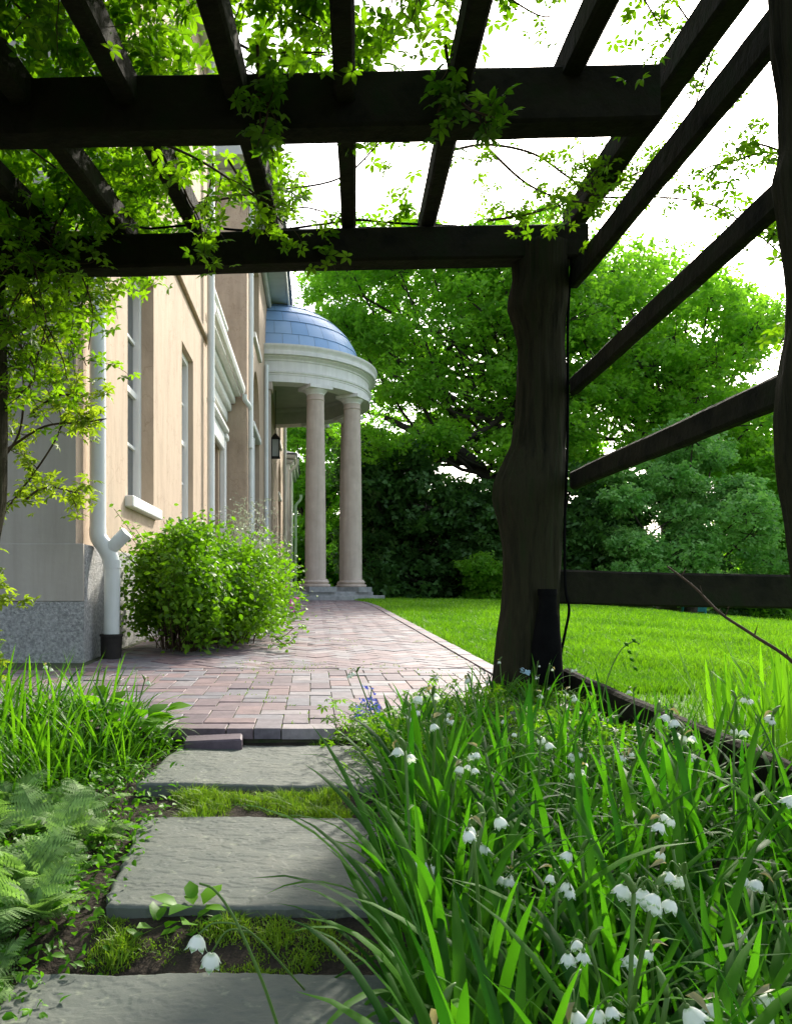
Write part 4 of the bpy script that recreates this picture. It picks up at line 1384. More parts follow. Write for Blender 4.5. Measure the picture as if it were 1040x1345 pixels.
# ------------------------------------------------------------------ shrubs beside the house
def bush(name, label, c, rad, n_sub, n_leaf, leaf, mat, base_z, n_stem, tint=(0, 1), tmpl=None, seed=1, cat='shrub', keep=None, stems=True, subr=.085, upb=.35, lobes=0):
    global rng
    rng = np.random.default_rng(seed)
    rd = random.Random(seed)
    root = empty(name, (c[0], c[1], base_z)); tag(root, label, cat)
    off = np.array((c[0], c[1], base_z))
    d = rng.normal(size=(n_sub, 3)); d /= np.linalg.norm(d, axis=1)[:, None]
    d[:, 2] = np.where(d[:, 2] < -.85, -d[:, 2], d[:, 2])
    rr = rng.uniform(.12, 1, n_sub) ** .42
    lump = np.array([1 + .20 * noise.noise(Vector((q[0] * 6, q[1] * 6, q[2] * 6 + seed))) + .75 * noise.noise(Vector((q[0] * 2.1, q[1] * 2.1, q[2] * 2.1 + seed))) for q in d])
    if lobes:
        lc = rng.normal(size=(lobes, 3)); lc /= np.linalg.norm(lc, axis=1)[:, None]
        lc *= (rng.uniform(.15, 1, lobes) ** .5)[:, None] * .78
        lc[:, 2] = np.where(lc[:, 2] < -.5, -lc[:, 2], lc[:, 2])
        lr = rng.uniform(.26, .52, lobes)
        pick = rng.integers(0, lobes, n_sub)
        C = np.array(c) + (lc[pick] + d * (rr * lr[pick])[:, None]) * np.array(rad)
    else:
        C = np.array(c) + d * (rr * lump)[:, None] * np.array(rad)
    C = C[C[:, 2] > base_z + .08]
    if keep is not None: C = C[[keep(q) for q in C]]
    P = (C[:, None, :] + rng.normal(size=(len(C), n_leaf, 3)) * subr * np.array([1, 1, .6])).reshape(-1, 3)
    if stems:
        tubes = []
        for k in range(n_stem):
            q = Vector(C[rd.randrange(len(C))])
            s = Vector((c[0] + (q.x - c[0]) * .45 + rd.uniform(-.06, .06), c[1] + (q.y - c[1]) * .45, base_z))
            pa = smooth_path([s, s.lerp(q, .5) + Vector((rd.uniform(-.05, .05), rd.uniform(-.05, .05), .08)), q], 4)
            tubes.append((pa, np.linspace(.0042, .0015, len(pa))))
        V, F = many_tubes(tubes, 5)
        link_mesh('stems', np_mesh('stems', V - off, F), M['stem'], root)
    n = len(P)
    tm = tmpl or leaflet(.6)
    Rm = frames(rand_normals(n, upb, .8), rng.uniform(0, 6.283, n))
    tt = np.repeat(rng.uniform(*tint, len(C)), n_leaf) * .55 + rng.uniform(0, .45, n)
    scatter('leaves', *tm, P - off, Rm, rng.uniform(*leaf, n), tt, M[mat], root)
    return root


shr = bush('garden_shrub', 'big bright green shrub against the house beside the corner downspout', (-1.0, 6.10, -.03), (.50, .62, .52), 700, 20, (.026, .062), 'shrub', path_h(6) + .0, 150, seed=21, lobes=17)
bush('garden_shrub', 'bright green shrub bulging over the brick path, nearer the portico', (-.76, 6.85, -.02), (.54, .98, .52), 760, 20, (.026, .062), 'shrub', path_h(6.6), 120, tint=(.2, 1), seed=22, lobes=20)
bush('garden_shrub', 'low end of the shrub row trailing magenta flowers over the bricks', (-.62, 8.2, -.05), (.42, .6, .40), 240, 22, (.030, .05), 'shrub', path_h(8), 60, tint=(.1, .9), seed=23)
bush('silver_bush', 'silvery leaved bush behind the green shrubs along the house', (-.78, 9.0, .22), (.42, .8, .62), 300, 20, (.03, .06), 'silver', path_h(9), 60, tmpl=leaflet(.25), seed=24, upb=.5)
# tall shoots above the shrub
rng = np.random.default_rng(5)
root = empty('shrub_shoots', (-1.0, 6.3, .1))
tubes, P = [], []
for (x, yv, Y) in ((275, 672, 6.5), (262, 690, 6.4), (150, 668, 6.0), (300, 678, 6.8), (235, 690, 6.3), (190, 700, 6.2), (330, 700, 6.9), (215, 684, 6.5), (350, 692, 7.2), (370, 705, 7.3), (310, 690, 6.9), (255, 683, 6.6), (175, 690, 6.2), (390, 735, 7.2), (398, 765, 7.0), (140, 705, 5.95), (160, 690, 6.0), (404, 800, 6.9), (408, 782, 7.0), (396, 742, 7.1), (345, 684, 7.1), (400, 815, 6.7), (225, 690, 6.4), (290, 684, 6.8), (385, 716, 7.3)):
    t = at(x, yv, Y)
    s = Vector((-.95 + random.uniform(-.012, .012), 6.4 + random.uniform(-.012, .012), -.3))
    pa = smooth_path([s, s.lerp(t, .6) + Vector((.02, 0, .0)), t], 5)
    tubes.append((pa, np.linspace(.004, .002, len(pa)))); P.append(along(pa[5:], 24, .038))
V, F = many_tubes(tubes, 5)
link_mesh('stems', np_mesh('stems', V - np.array((-1.0, 6.3, .1)), F), M['stem'], root)
leaves_at('leaves', np.concatenate(P) - np.array((-1.0, 6.3, .1)), (.035, .055), M['shrub'], root, .5, .6, leaflet(.62), (.3, 1))
tag(root, 'leafy shoots rising above the big green shrub in front of the window sills', 'shrub shoots')
# magenta flowers and the low sprig on the bricks
fl = [(385, 797, 6.6), (383, 789, 6.65), (377, 772, 6.9), (389, 786, 6.7), (196, 827, 5.62), (366, 760, 6.95)]
rng = np.random.default_rng(6)
for x, yv, Y in fl[:4]:
    c = np.array(tuple(at(x, yv, Y)))
    P = c + rng.normal(size=(9, 3)) * .010
    o = scatter('flower_head', *leaflet(.7), P - c, frames(rng.normal(size=(9, 3)), rng.uniform(0, 6, 9)), rng.uniform(.018, .03, 9), rng.uniform(0, 1, 9), M['pinkpetal'])
    o.location = tuple(c)
    tag(o, 'small magenta flower at the right edge of the green shrub', 'flower', 'magenta flowers on the shrub')
rt = at(372, 838, 6.0)
mains = [[at(352, 835, 6.1), at(372, 836, 6.0), at(388, 824, 5.95), at(398, 826, 5.95)], [at(360, 836, 6.0), at(376, 846, 5.85), at(392, 832, 5.9)]]
r_ = vine('trailing_sprig', None, mains, twigs_per=3, twig_L=(.05, .12), per_twig=6, per_main=12, size=(.03, .05), mat='shrub', jit=.02, tmpl=leaflet(.6), thick=.004, tint=(.4, 1))
tag(r_, 'green sprig trailing flat on the bricks right of the big shrub', 'sprig')


# ------------------------------------------------------------------ grass
def blades(name, X, Y, Z, h, w, mat, lean=.5, label=None, cat=None, tint=(0, 1), tint_v=None):
    n = len(X)
    a = rng.uniform(0, 6.283, n)
    L = np.abs(rng.normal(0, lean, n)) * h
    la = rng.uniform(0, 6.283, n)
    dx, dy = np.cos(a) * w / 2, np.sin(a) * w / 2
    B = np.stack([X, Y, Z], 1)
    V = np.stack([B + np.stack([-dx, -dy, 0 * dx], 1), B + np.stack([dx, dy, 0 * dx], 1),
                  B + np.stack([dx * .7 + np.cos(la) * L * .35, dy * .7 + np.sin(la) * L * .35, h * .6], 1), B + np.stack([-dx * .7 + np.cos(la) * L * .35, -dy * .7 + np.sin(la) * L * .35, h * .6], 1),
                  B + np.stack([np.cos(la) * L, np.sin(la) * L, h * rng.uniform(.85, 1, n)], 1)], 1).reshape(-1, 3)
    k = (np.arange(n) * 5)[:, None, None]
    F = np.array([(0, 1, 2), (0, 2, 3), (3, 2, 4)])[None] + k
    t = np.repeat(rng.uniform(*tint, n) if tint_v is None else tint_v, 5)
    o = link_mesh(name, np_mesh(name, V, F.reshape(-1, 3), t), mat)
    return tag(o, label, cat, kind='stuff')


rng = np.random.default_rng(31)
n_ = 150000
u = rng.uniform(0, 1, n_)
gy_ = 3.95 * (26 / 3.95) ** u                        # denser where it shows larger
n_ = len(gy_); m_ = rng.uniform(0, 1, n_) < .06; gy_ = np.where(m_, rng.uniform(1.6, 3.95, n_), gy_)
gx_ = np.where(gy_ < 3.95, 1.26, 1.13) + rng.uniform(0, 1, n_) * (.62 * gy_ - .4)
keep = gx_ < 30
gx_, gy_ = gx_[keep], gy_[keep]
gz_ = np.interp(gy_, [t[0] for t in SOIL_T], [t[1] for t in SOIL_T]) + .03 - np.where(gx_ > 1.5, .085 * ((gx_ - 4.8) + np.sqrt((gx_ - 4.8) ** 2 + .5)) / 2, 0)
hh = rng.uniform(.025, .06, len(gx_)) * (1 + .25 * np.sin(gx_ * 5 + gy_ * 3)) * (1 + gy_ * .02)
pk = np.array([noise.noise(Vector((a * .9, b * .6, 5))) + .6 * noise.noise(Vector((a * 3.1, b * 2.2, 8))) for a, b in zip(gx_, gy_)])
hh = hh * (1 + .35 * pk)
blades('lawn_grass', gx_, gy_, gz_ - .004, hh, .0035 * (1 + gy_ * .22), M['grass'], .6, 'mown bright green lawn grass', 'grass', tint_v=np.clip(.5 + .55 * pk + rng.normal(0, .22, len(pk)), 0, 1))

# mossy tufts between the stepping stones
n_ = 9000
def strip(x0, x1, y0, y1, n):
    X = rng.uniform(x0, x1, n); Y = rng.uniform(y0, y1, n)
    f = np.array([noise.noise(Vector((a * 6, b * 9, 2.2))) + .5 * noise.noise(Vector((a * 21, b * 21, 7.0))) for a, b in zip(X, Y)])
    e = np.minimum(np.minimum(X - x0, x1 - X) / .06, np.minimum(Y - y0, y1 - Y) / .05)
    f = f + .30 - .55 * np.clip(1 - e, 0, 1)
    k = f > rng.uniform(-.12, .12, n)
    X, Y, f = X[k], Y[k], f[k]
    return X, Y, np.array([ground_h(a, b) for a, b in zip(X, Y)]) - .003, np.clip(f, .12, .7)


parts_ = [strip(-.42, .10, 2.14, 2.37, 8500), strip(-.42, .16, 1.36, 1.56, 9000), strip(-.12, .28, 2.92, 3.02, 1200), strip(-.45, -.1, 2.90, 3.0, 500)]
X, Y, Z, Fh = [np.concatenate([p[i] for p in parts_]) for i in range(4)]
blades('moss_grass', X, Y, Z, rng.uniform(.010, .070, len(X)) * Fh, .0026, M['moss'], 1.1, 'fine yellow-green grass and moss between the stepping stones', 'grass', tint=(.0, 1))


n_ = 16000
X = rng.uniform(-1.1, 1.0, n_); Y = 3.02 + 9 * rng.random(n_) ** 1.6
f = np.array([noise.noise(Vector((a * 2.2, b * 1.1, 31))) + .8 * noise.noise(Vector((a * 11, b * 9, 12))) for a, b in zip(X, Y)])
k = f > .42
X, Y = X[k], Y[k]
# keep to the joints of the square-laid front part: snap to brick edges
fr_ = Y < 4.8
sn = rng.random(len(X)) < .5
X = np.where(fr_ & sn, -2.6 + np.round((X + 2.6) / .103) * .103 + rng.normal(0, .002, len(X)), X)
Y = np.where(fr_ & ~sn, 3.0 + np.round((Y - 3.0) / .103) * .103 + rng.normal(0, .002, len(Y)), Y)
blades('joint_moss', X, Y, np.array([path_h(b) - .003 for b in Y]), rng.uniform(.006, .018, len(X)), .004, M['moss'], 1.0, 'moss and fine weeds in the joints of the brick path', 'moss', tint=(0, .8))

# ------------------------------------------------------------------ bulb clumps with strap leaves and white bells
def ribbon(p0, az, L, w, lean0, curl, n=8, kink=None):
    """Strap leaf: midrib curves over from near-vertical; V-shaped section."""
    pts = []
    p = np.array(p0, dtype=float)
    el = math.pi / 2 - lean0
    d2 = np.array([math.cos(az), math.sin(az)])
    V = []
    for i in range(n + 1):
        t = i / n
        ww = w * (0.55 + .9 * t if t < .35 else .865) * (1 if t < .72 else max(.02, ((1 - t) / .28) ** .7))
        T = np.array([d2[0] * math.cos(el), d2[1] * math.cos(el), math.sin(el)])
        S = np.array([-d2[1], d2[0], 0])
        Nn = np.cross(T, S)
        V += [p - S * ww / 2 + Nn * -.12 * ww * 1.2, p, p + S * ww / 2 + Nn * -.12 * ww * 1.2]
        p = p + T * (L / n)
        el -= curl * (.35 + 1.3 * t) / n
        if kink is not None and abs(t - kink) < .5 / n: el -= .9
    F = []
    for i in range(n):
        b = i * 3
        F += [(b, b + 1, b + 4, b + 3), (b + 1, b + 2, b + 5, b + 4)]
    return np.array(V), np.array(F)


def clump_mesh(name, seed, nleaf, L, w, lean, curl, spread=.05):
    rd = random.Random(seed)
    Vs, Fs, T, b = [], [], [], 0
    for k in range(nleaf):
        a = rd.uniform(0, 2 * math.pi); r = spread * rd.random() ** .5
        V, F = ribbon((r * math.cos(a), r * math.sin(a), -.02), a + rd.uniform(-.7, .7), rd.uniform(*L), rd.uniform(*w), abs(rd.gauss(lean, lean * .6)), max(.05, rd.gauss(curl, curl * .6)), 9, rd.uniform(.45, .75) if rd.random() < .10 else None)
        t = rd.random()
        Vs.append(V); Fs.append(F + b); T += [min(1, max(0, t + .0))] * len(V); b += len(V)
    return np_mesh(name, np.concatenate(Vs), np.concatenate(Fs), T)


def bell_mesh(op, seed):
    """Six separate overlapping petals with green-spotted tips."""
    rd_ = random.Random(seed)
    V, F, T = [], [], []
    rows = [(0, .0020, .55), (.15, .0062, .9), (.4, .0095, 1.0), (.65, .0105 + .001 * op, .95), (.85, .0112 + .0025 * op, .62), (1.0, .0120 + .0045 * op, .10)]
    for k in range(6):
        a0 = 2 * math.pi * k / 6 + rd_.uniform(-.08, .08)
        rr = 1.0 if k % 2 else .93
        ln = .0195 * rd_.uniform(.93, 1.05)
        b = len(V)
        for t, r, w in rows:
            hw = w * .62
            for q in (-1, -.5, 0, .5, 1):
                a = a0 + q * hw
                r_ = r * rr * (1 + .10 * (1 - q * q) - (.05 if q == 0 else 0))
                V.append((r_ * math.cos(a), r_ * math.sin(a), -ln * t + .0012 * abs(q) * t))
                T.append(.12 if (t == .85 and abs(q) < .6) else (.35 if t == 0 else 1.0))
        for i in range(len(rows) - 1):
            for c in range(4):
                p = b + i * 5 + c
                F.append((p, p + 1, p + 6, p + 5))
    return np_mesh('bell_flower', V, F, T)


def stem_mesh(seed, h, nb):
    rd = random.Random(seed)
    mb = MB()
    la = rd.uniform(0, 6.28); ln = rd.uniform(.02, .10)
    top = Vector((math.cos(la) * ln, math.sin(la) * ln, h))
    mb.tube(smooth_path([(0, 0, -.02), (top.x * .3, top.y * .3, h * .5), top], 5), .0028, 6)
    tips = []
    for k in range(nb):
        a = la + rd.uniform(-1.3, 1.3); q = rd.uniform(.018, .04); dz = rd.uniform(-.02, .012)
        tip = top + Vector((math.cos(a) * q, math.sin(a) * q, dz))
        pk = top + Vector((math.cos(a) * q * .6, math.sin(a) * q * .6, max(dz, 0) + .014))
        pa = smooth_path([top, pk, tip], 5)
        mb.tube(pa, .0011, 5)
        mb.tube([tip + Vector((0, 0, .002)), tip, tip - Vector((0, 0, .003))], [.0012, .003, .0026], 6)
        tips.append(tip - Vector((0, 0, .002)))
    # papery spathe
    sp_ = top + Vector((math.cos(la + 2.4) * .018, math.sin(la + 2.4) * .018, .024))
    mb.tube(smooth_path([top, top.lerp(sp_, .5) + Vector((0, 0, .006)), sp_], 4), [.002, .004, .0045, .0045, .004, .003, .0025, .002, .0008], 5)
    o = mb.build('flower_stem', M['greenstem'], None, smooth=True)
    me = o.data
    bpy.data.objects.remove(o)
    return me, tips


BELLS = [bell_mesh(o, k) for k, o in enumerate((0, .5, 1.0, 1.6))]
for me in BELLS: me.materials.append(M['petal'])
BELL = BELLS[1]
CL = [clump_mesh('leaves', 100 + k, n, L, w, ln, cu) for k, (n, L, w, ln, cu) in enumerate([
    (15, (.32, .48), (.013, .020), .45, 1.1), (17, (.30, .46), (.012, .019), .6, 1.6), (13, (.34, .52), (.015, .023), .42, 1.2), (16, (.32, .48), (.012, .018), .7, 1.7), (12, (.36, .52), (.017, .025), .35, .8)])]
_sv, _sf = leaflet(.45, .25, .5)
SPATHE = np_mesh('spathe', _sv * .024, _sf, [.6] * len(_sv)); SPATHE.materials.append(M['dry'])
STEMS = [stem_mesh(200 + k, h, nb) for k, (h, nb) in enumerate([(.40, 2), (.44, 3), (.36, 1), (.47, 2), (.42, 1), (.38, 3)])]
for me in CL: me.materials.append(M['strap'])


def clump(x, y, rz, sc, variant, nst, label, group, name='snowflake_clump', mat=None, rd=random, seedlist=None):
    root = empty(name, (x, y, ground_h(x, y)), rz)
    root.scale = (sc, sc, sc)
    tag(root, label, 'flowering plant' if nst else 'plant', group)
    link_mesh('leaves', CL[variant], None, root)
    for k in range(nst):
        me, tips = STEMS[rd.randrange(len(STEMS))]
        st = link_mesh('flower_stem', me, None, root)
        st.location = (rd.uniform(-.05, .05), rd.uniform(-.05, .05), 0)
        q = rd.uniform(.66, .95) if y < 1.3 else rd.uniform(.85, 1.05); st.scale = (1, 1, q)
        sq = q
        st.rotation_euler = (rd.uniform(-.18, .18), rd.uniform(-.18, .18), rd.uniform(0, 6.28))
        for t in tips:
            b = link_mesh('bell_flower', BELLS[rd.randrange(4)], None, st)
            b.location = t
            b.rotation_euler = (rd.uniform(-.5, .5), rd.uniform(-.5, .5), rd.uniform(0, 6))
            q = rd.uniform(.68, 1.0); b.scale = (q, q, q / sq)
        if rd.random() < .6:
            d = link_mesh('spathe', SPATHE, None, st); d.location = tips[0] + Vector((0, 0, .012)); d.rotation_euler = (rd.uniform(-.8, .8), rd.uniform(-.8, .8), rd.uniform(0, 6)); d.scale = (1, 1, 1 / sq)
    return root


rd = random.Random(404)
placed = []
def bed_edge(y):          # where the right-hand bed begins (X) at distance y
    return float(np.interp(y, [.5, 1.0, 1.6, 2.3, 3.0, 3.6], [.17, .14, .20, .24, .30, .62]))
tries = 0
while len(placed) < 165 and tries < 8000:
    tries += 1
    y = .62 + 3.0 * rd.random() ** 1.15
    xmax = min(1.12, .62 * y + .12)
    x = rd.uniform(bed_edge(y), max(bed_edge(y) + .05, xmax))
    if y > 3.4 and x < .7: continue
    dmin = .070 + .016 * y
    if any(math.hypot(x - a, y - b) < dmin for a, b in placed): continue
    placed.append((x, y))
for i, (x, y) in enumerate(placed):
    sc = rd.uniform(.74, 1.0) if y < 2.0 else rd.uniform(.62, .85) if y < 2.7 else rd.uniform(.42, .66)
    nst = rd.choice([0, 0, 0, 1, 1]) if y > 1.3 else rd.choice([0, 1, 1, 2])
    if nst: clump(x, y, rd.uniform(0, 6.28), sc, rd.randrange(5), nst, 'clump of strappy green leaves with hanging white bell flowers right of the stone path', 'flowering bulb clumps right of the stone path', rd=rd)
    else: clump(x, y, rd.uniform(0, 6.28), sc, rd.randrange(5), 0, 'flowerless clump of strappy green leaves among the white bells right of the stone path', 'leafy bulb clumps right of the stone path', name='bulb_clump', rd=rd)

# left bed: bright strap leaves, ferns, broad leaves
CLL = [clump_mesh('leaves', 300 + k, n, L, w, ln, cu, .06) for k, (n, L, w, ln, cu) in enumerate([(26, (.30, .46), (.008, .013), .45, 1.0), (24, (.28, .42), (.008, .012), .55, 1.2), (22, (.34, .50), (.010, .014), .35, .8)])]
for me in CLL: me.materials.append(M['strapl'])
for (x, y, sc, v) in [(-.95, 2.95, .95, 0), (-.78, 2.72, .85, 1), (-1.12, 2.75, 1.0, 2), (-1.25, 3.05, 1.0, 0), (-.68, 2.95, .75, 1), (-.92, 2.5, .8, 2), (-1.05, 2.35, .85, 0), (-.73, 2.45, .7, 1), (-1.40, 3.15, .95, 2), (-.62, 2.65, .6, 0), (-1.2, 2.5, .9, 1), (-.85, 3.1, .8, 2), (-1.0, 2.6, 1.0, 2), (-.85, 2.85, .95, 1), (-1.1, 3.0, 1.0, 0), (-1.3, 2.85, 1.0, 2), (-.9, 2.35, .8, 1), (-1.15, 2.2, .9, 0), (-.70, 2.6, .75, 2), (-.98, 2.8, 1.0, 1), (-.80, 2.95, .9, 0), (-1.05, 2.45, .95, 1), (-.88, 2.62, .95, 0), (-1.2, 2.9, 1.05, 1), (-.70, 2.78, .8, 1), (-.80, 2.4, .75, 0), (-.60, 2.85, .6, 1)]:
    root = empty('bulb_clump', (x, y, ground_h(x, y)), rd.uniform(0, 6.28))
    root.scale = (sc, sc, sc)
    tag(root, 'clump of bright grassy strap leaves left of the slabs before the grey wall', 'plant', 'bright leaf clumps left of the stone path')
    link_mesh('leaves', CLL[v], None, root)
for (x, y, v) in ((-1.15, 2.9, 1), (-1.3, 2.75, 3), (-1.0, 3.0, 0), (-.72, 2.85, 4)):
    clump(x, y, rd.uniform(0, 6.28), .85, 0, 1, 'clump with fading white bell flowers among the bright leaves before the grey wall', 'bell flower clumps left of the stone path', rd=rd)


def frond_mesh(seed, L=.34, pairs=15, arch=1.3):
    rd_ = random.Random(seed)
    V, F, b = [], [], 0
    n = pairs + 4
    P, Ts = [], []
    p = Vector((0, 0, 0)); el = 1.15
    for i in range(n + 1):
        T = Vector((math.cos(el), 0, math.sin(el)))
        P.append(p.copy()); Ts.append(T)
        p = p + T * (L / n); el -= arch * (.6 + .8 * i / n) / n
    out_v, out_f, tn = [], [], []

    def tri(a, b_, c, t):
        k = len(out_v)
        out_v.extend([a, b_, c]); out_f.append((k, k + 1, k + 2)); tn.extend([t] * 3)
    for i in range(n):      # rachis
        s = Vector((0, .0018 * (1 - i / n) + .0004, 0))
        tri(P[i] - s, P[i] + s, P[i + 1], .1)
    for i in range(3, n):
        t = (i - 3) / (n - 3)
        pl_ = L * .34 * (math.sin(math.pi * (.18 + .82 * t) ** .75) * .95 + .06)
        for sgn in (-1, 1):
            d = (Ts[i] * .45 + Vector((0, sgn, 0)) * .9 + Vector((0, 0, -.22 + rd_.uniform(-.1, .1)))).normalized()
            q = 7
            perp = (Ts[i] - d * Ts[i].dot(d)).normalized()
            tint = rd_.uniform(.3, 1)
            for k in range(q):
                u0, u1 = k / q, (k + 1) / q
                a = P[i] + d * pl_ * u0; c = P[i] + d * pl_ * u1
                w = pl_ * .21 * (1 - u0) ** .8 + .0015
                m = a.lerp(c, .7)
                tri(a, c, m + perp * w, tint)
                tri(a, m - perp * w, c, tint)
    return np_mesh('frond', [tuple(v) for v in out_v], out_f, tn)


FR = [frond_mesh(400 + k, L, pr, ar) for k, (L, pr, ar) in enumerate([(.21, 13, 1.6), (.18, 12, 2.0), (.24, 14, 1.4), (.16, 11, 2.2)])]
for me in FR: me.materials.append(M['fern'])
ferns = []
fr_rd = random.Random(77)
while len(ferns) < 52:
    x, y = fr_rd.uniform(-1.05, -.50), fr_rd.uniform(1.08, 2.25)
    if x > -.53 - (.05 if y > 2.1 else 0) or any(math.hypot(x - a, y - b) < .065 for a, b, c in ferns): continue
    ferns.append((x, y, fr_rd.uniform(.65, 1.0) * (.8 if x > -.60 else 1)))
for i, (x, y, sc) in enumerate(ferns):
    root = empty('fern', (x, y, ground_h(x, y) + .01), rd.uniform(0, 6.28))
    root.scale = (sc, sc, sc)
    tag(root, 'silvery green fern arching beside the left edge of the stone slabs', 'fern', 'ferns left of the stone path')
    nf = rd.randint(8, 11)
    for k in range(nf):
        f_ = link_mesh('frond', FR[rd.randrange(4)], None, root)
        f_.rotation_euler = (rd.uniform(-.35, .35), rd.uniform(-.45, .3), 6.283 * k / nf + rd.uniform(-.3, .3))
        q = rd.uniform(.6, 1.05); f_.scale = (q, q, q)

# broad-leaved plants
bl = leaflet(.62, .08, .22)
rng = np.random.default_rng(55)
def rosette(name, x, y, n, size, mat, label, cat, z=None, spread=.06, up=.5, hgt=.1, group=None, tint=(.2, 1)):
    z = ground_h(x, y) if z is None else z
    root_p = np.array((x, y, z))
    a = rng.uniform(0, 6.283, n)
    P = np.stack([np.cos(a) * spread * rng.random(n), np.sin(a) * spread * rng.random(n), rng.uniform(.0, hgt, n)], 1)
    nrm = np.stack([-np.cos(a) * .5, -np.sin(a) * .5, np.full(n, 1.0)], 1) + rng.normal(size=(n, 3)) * .2
    N_ = nrm / np.linalg.norm(nrm, axis=1)[:, None]
    Xd = np.stack([np.cos(a), np.sin(a), np.full(n, .4)], 1)
    Xd = Xd - N_ * (Xd * N_).sum(1)[:, None]; Xd /= np.linalg.norm(Xd, axis=1)[:, None]
    Rm = np.stack([Xd, np.cross(N_, Xd), N_], axis=2)
    o = scatter(name, *bl, P, Rm, rng.uniform(*size, n), rng.uniform(*tint, n), mat)
    o.location = (x, y, z)
    return tag(o, label, cat, group)


for (x, y) in ((-.93, 3.0), (-.80, 3.02), (-.70, 2.88), (-.62, 2.92), (-1.02, 2.92)):
    rosette('broadleaf_plant', x, y, 26, (.06, .12), M['strapl'], 'broad bright green leaves low at the left corner of the brick path', 'plant', spread=.1, hgt=.16, group='broad leaved plants by the brick path')
rosette('seedling', -.23, 1.52, 16, (.04, .075), M['strapl'], 'leafy weed growing in front of the middle slab', 'weed', z=-.645, spread=.05, hgt=.05)
rosette('seedling', -.30, 1.49, 9, (.03, .05), M['strapl'], 'smaller weed left of the leafy weed before the middle slab', 'weed', z=-.65, spread=.04, hgt=.03)
# fine ground cover at the brick edge and under the bulbs
n_ = 5200
X = rng.uniform(.02, 1.1, n_); Y = rng.uniform(2.35, 3.75, n_)
k = (X > np.interp(Y, [2.35, 2.9, 3.2, 3.75], [.20, .06, .32, .66]) + .05 * rng.normal(size=n_))
X, Y = X[k], Y[k]
Z = np.array([ground_h(a, b) for a, b in zip(X, Y)]) + rng.uniform(.01, .15, len(X)) * (1 + .5 * np.sin(X * 9 + Y * 5)) * np.where(Y > 3.2, .55, 1)
P = np.stack([X, Y, Z], 1)
o = scatter('ground_cover', *palmate(5, 200, .34), P, frames(rand_normals(len(P), .6, .6), rng.uniform(0, 6.28, len(P))), rng.uniform(.018, .034, len(P)), rng.uniform(.2, 1, len(P)), M['shrub'])
tag(o, 'fine feathery ground cover at the edge of the brick path right of the slabs', 'ground cover', kind='stuff')
n_ = 3600
X = rng.uniform(.12, 1.3, n_); Y = rng.uniform(.6, 2.4, n_)
Z = np.array([ground_h(a, b) for a, b in zip(X, Y)]) + rng.uniform(.0, .10, n_)
P = np.stack([X, Y, Z], 1)
o = scatter('ground_cover', *leaflet(.5), P, frames(rand_normals(n_, .6, .6), rng.uniform(0, 6.28, n_)), rng.uniform(.02, .05, n_), rng.uniform(0, .8, n_), M['strap'])
tag(o, 'low dark leaves covering the soil under the bulb clumps', 'ground cover', kind='stuff')
n_ = 11000
X = rng.uniform(-1.3, -.38, n_); Y = rng.uniform(.9, 2.98, n_)
k = (X < -.43 + .05 * rng.normal(size=n_) - np.where(Y > 2.3, .08, 0)) & (np.array([noise.noise(Vector((a * 5, b * 5, 4))) for a, b in zip(X, Y)]) > -.4)
X, Y = X[k], Y[k]; n_ = len(X)
Z = np.array([ground_h(a, b) for a, b in zip(X, Y)]) + rng.uniform(.0, .07, n_)
P = np.stack([X, Y, Z], 1)
o = scatter('ground_cover', *leaflet(.5), P, frames(rand_normals(n_, .6, .6), rng.uniform(0, 6.28, n_)), rng.uniform(.010, .030, n_), rng.uniform(0, .7, n_), M['strapl'])
tag(o, 'low green leaves under the ferns left of the slabs', 'ground cover', kind='stuff')


# bluebells by the brick edge
def spike(name, x, y, z, h, n, mat, label, size=.012):
    root = empty(name, (x, y, z)); tag(root, label, 'flower', 'bluebell spikes by the brick path')
    mb = MB(); mb.tube(smooth_path([(0, 0, -.02), (.004, 0, h * .6), (.012, 0, h)], 5), .0022, 6)
    mb.build('stalk', M['greenstem'], root, smooth=True)
    P = np.stack([rng.normal(0, .010, n) + .008, rng.normal(0, .010, n), h * rng.uniform(.62, 1.03, n)], 1)
    scatter('petals', *leaflet(.6), P, frames(rng.normal(size=(n, 3)), rng.uniform(0, 6, n)), rng.uniform(size * 1.0, size * 1.8, n), rng.uniform(0, 1, n), M[mat], root)


for px_, py_, Y in ((484, 908, 3.02), (470, 932, 2.9), (478, 922, 2.96), (492, 925, 3.0)):
    t = at(px_, py_, Y); g = ground_h(t.x, Y)
    spike('bluebell', t.x, Y, g, t.z - g + .01, 30, 'bluepetal', 'bluebell spike with small blue flowers at the right front edge of the brick path')
t0 = at(690, 882, 3.5)
P = np.array(tuple(t0)) + rng.normal(size=(26, 3)) * np.array([.012, .010, .008])
o = scatter('forget_me_not', *leaflet(.9), P - np.array(tuple(t0)), frames(rand_normals(26), rng.uniform(0, 6, 26)), rng.uniform(.012, .020, 26), rng.uniform(0, 1, 26), M['cyanpetal'])
o.location = tuple(t0)
tag(o, 'tiny pale blue flowers at the foot of the log post', 'flower')

# tall sword-leaf clumps behind the bottom board at right
CLI = [clump_mesh('leaves', 500 + k, 15, (.38, .58), (.014, .022), .16, .35, .08) for k in range(2)]
for me in CLI: me.materials.append(M['strapl'])
for (x, y, sc) in ((1.42, 2.75, .85), (1.55, 2.6, .95), (1.35, 2.55, .8), (1.62, 2.85, .9), (1.40, 2.35, .85), (1.75, 2.7, .9)):
    root = empty('iris_clump', (x, y, ground_h(x, y)), rd.uniform(0, 6.28)); root.scale = (sc,) * 3
    tag(root, 'upright sword-shaped leaves behind the low board at the right edge', 'plant', 'sword leaved clumps behind the low board')
    link_mesh('leaves', CLI[rd.randrange(2)], None, root)

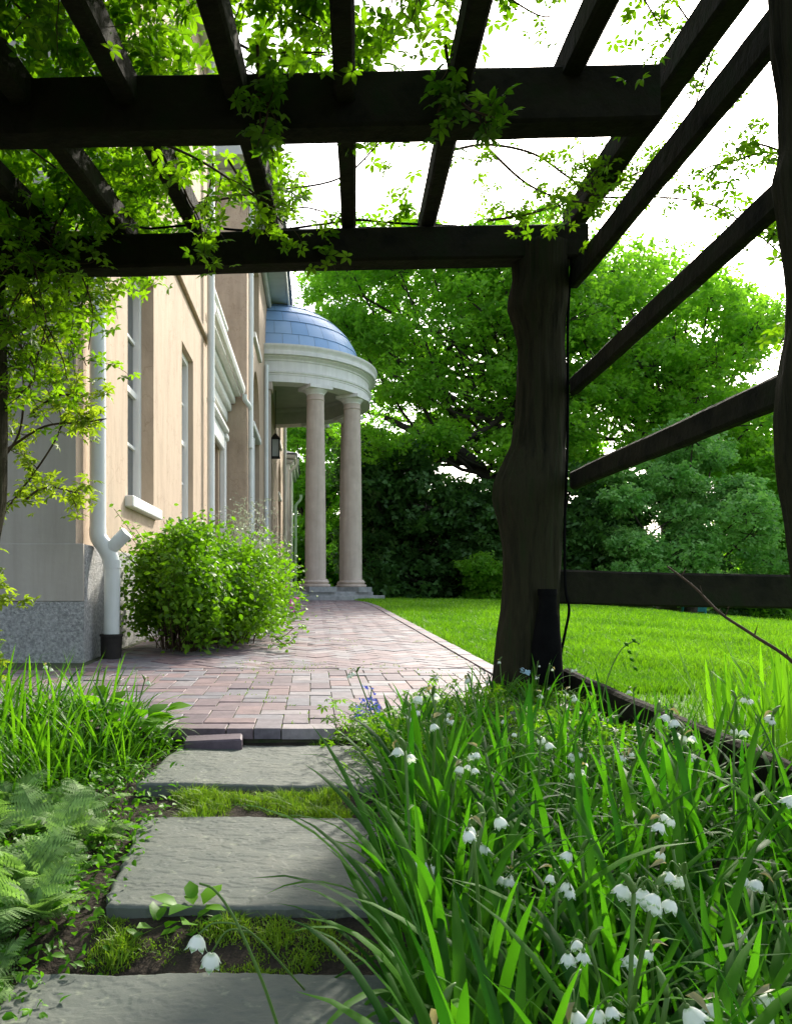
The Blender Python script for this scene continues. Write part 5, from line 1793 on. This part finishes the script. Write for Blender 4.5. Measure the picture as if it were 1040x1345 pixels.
# bare cane at right and the seed stalk by the lawn
mb = MB()
cp = smooth_path([at(876, 744, 2.3), at(912, 772, 2.25), at(945, 805, 2.2), at(990, 835, 2.15), at(1045, 874, 2.1), (1.36, 2.05, -.35), (1.40, 2.03, -.62)], 6)
mb.tube(cp, np.linspace(.0028, .0062, len(cp)), 6)
for i in range(3, len(cp) - 4, 5):
    d = Vector((random.uniform(-.3, .5), random.uniform(-.2, .2), random.uniform(.2, 1))).normalized()
    mb.tube([cp[i], cp[i] + d * .03], [.0022, .0006], 5)
tag(mb.build('bare_cane', M['stem'], None, smooth=True), 'bare thorny brown cane slanting across the lower rail at right', 'twig')
root = empty('seed_stalk', tuple(at(790, 905, 3.0))); tag(root, 'thin stalk with a few hanging seed pods in front of the lawn', 'plant')
o0 = Vector(root.location)
mb = MB(); cp = smooth_path([at(785, 960, 3.0) - o0, at(795, 900, 3.0) - o0, at(812, 858, 3.0) - o0, at(830, 843, 3.0) - o0, at(840, 846, 3.0) - o0], 6)
mb.tube(cp, .0022, 6); mb.build('stalk', M['greenstem'], root, smooth=True)
mb = MB()
for a, b in ((822, 846), (832, 841), (826, 856), (829, 866), (834, 878)):
    c = at(a, b, 3.0) - o0
    mb.tube([c + Vector((-.008, 0, .006)), c, c + Vector((.008, 0, -.010))], [.001, .007, .001], 7)
mb.build('pods', M['strap'], root, smooth=True)

# white bell drooping over the nearest slab, on a long withered stalk
root = empty('drooping_snowflake', tuple(at(395, 1400, .98))); tag(root, 'long bent withered stalk leaning over the path with two white bells at its left', 'flower')
o0 = Vector(root.location)
mb = MB(); cp = smooth_path([at(372, 1370, .95) - o0, at(345, 1290, .95) - o0, at(310, 1210, .95) - o0, at(283, 1170, .95) - o0, at(262, 1160, .95) - o0], 6)
mb.tube(cp, np.linspace(.0022, .0014, len(cp)), 6)
st = mb.build('stalk', M['greenstem'], root, smooth=True)
for a, b in ((261, 1228), (278, 1252)):
    be = link_mesh('bell_flower', BELL, None, root); be.location = at(a, b, 1.0) - o0; be.scale = (1.0,) * 3; be.rotation_euler = (.1, -.2, a)
mb = MB()
mb.tube(smooth_path([at(400, 1300, 1.05) - o0, at(330, 1225, 1.0) - o0, at(285, 1212, 1.0) - o0, at(261, 1227, 1.0) - o0], 6), .0014, 6)
mb.tube(smooth_path([at(330, 1225, 1.0) - o0, at(300, 1222, 1.0) - o0, at(278, 1251, 1.0) - o0], 6), .0012, 6)
mb.build('pedicel', M['greenstem'], root, smooth=True)
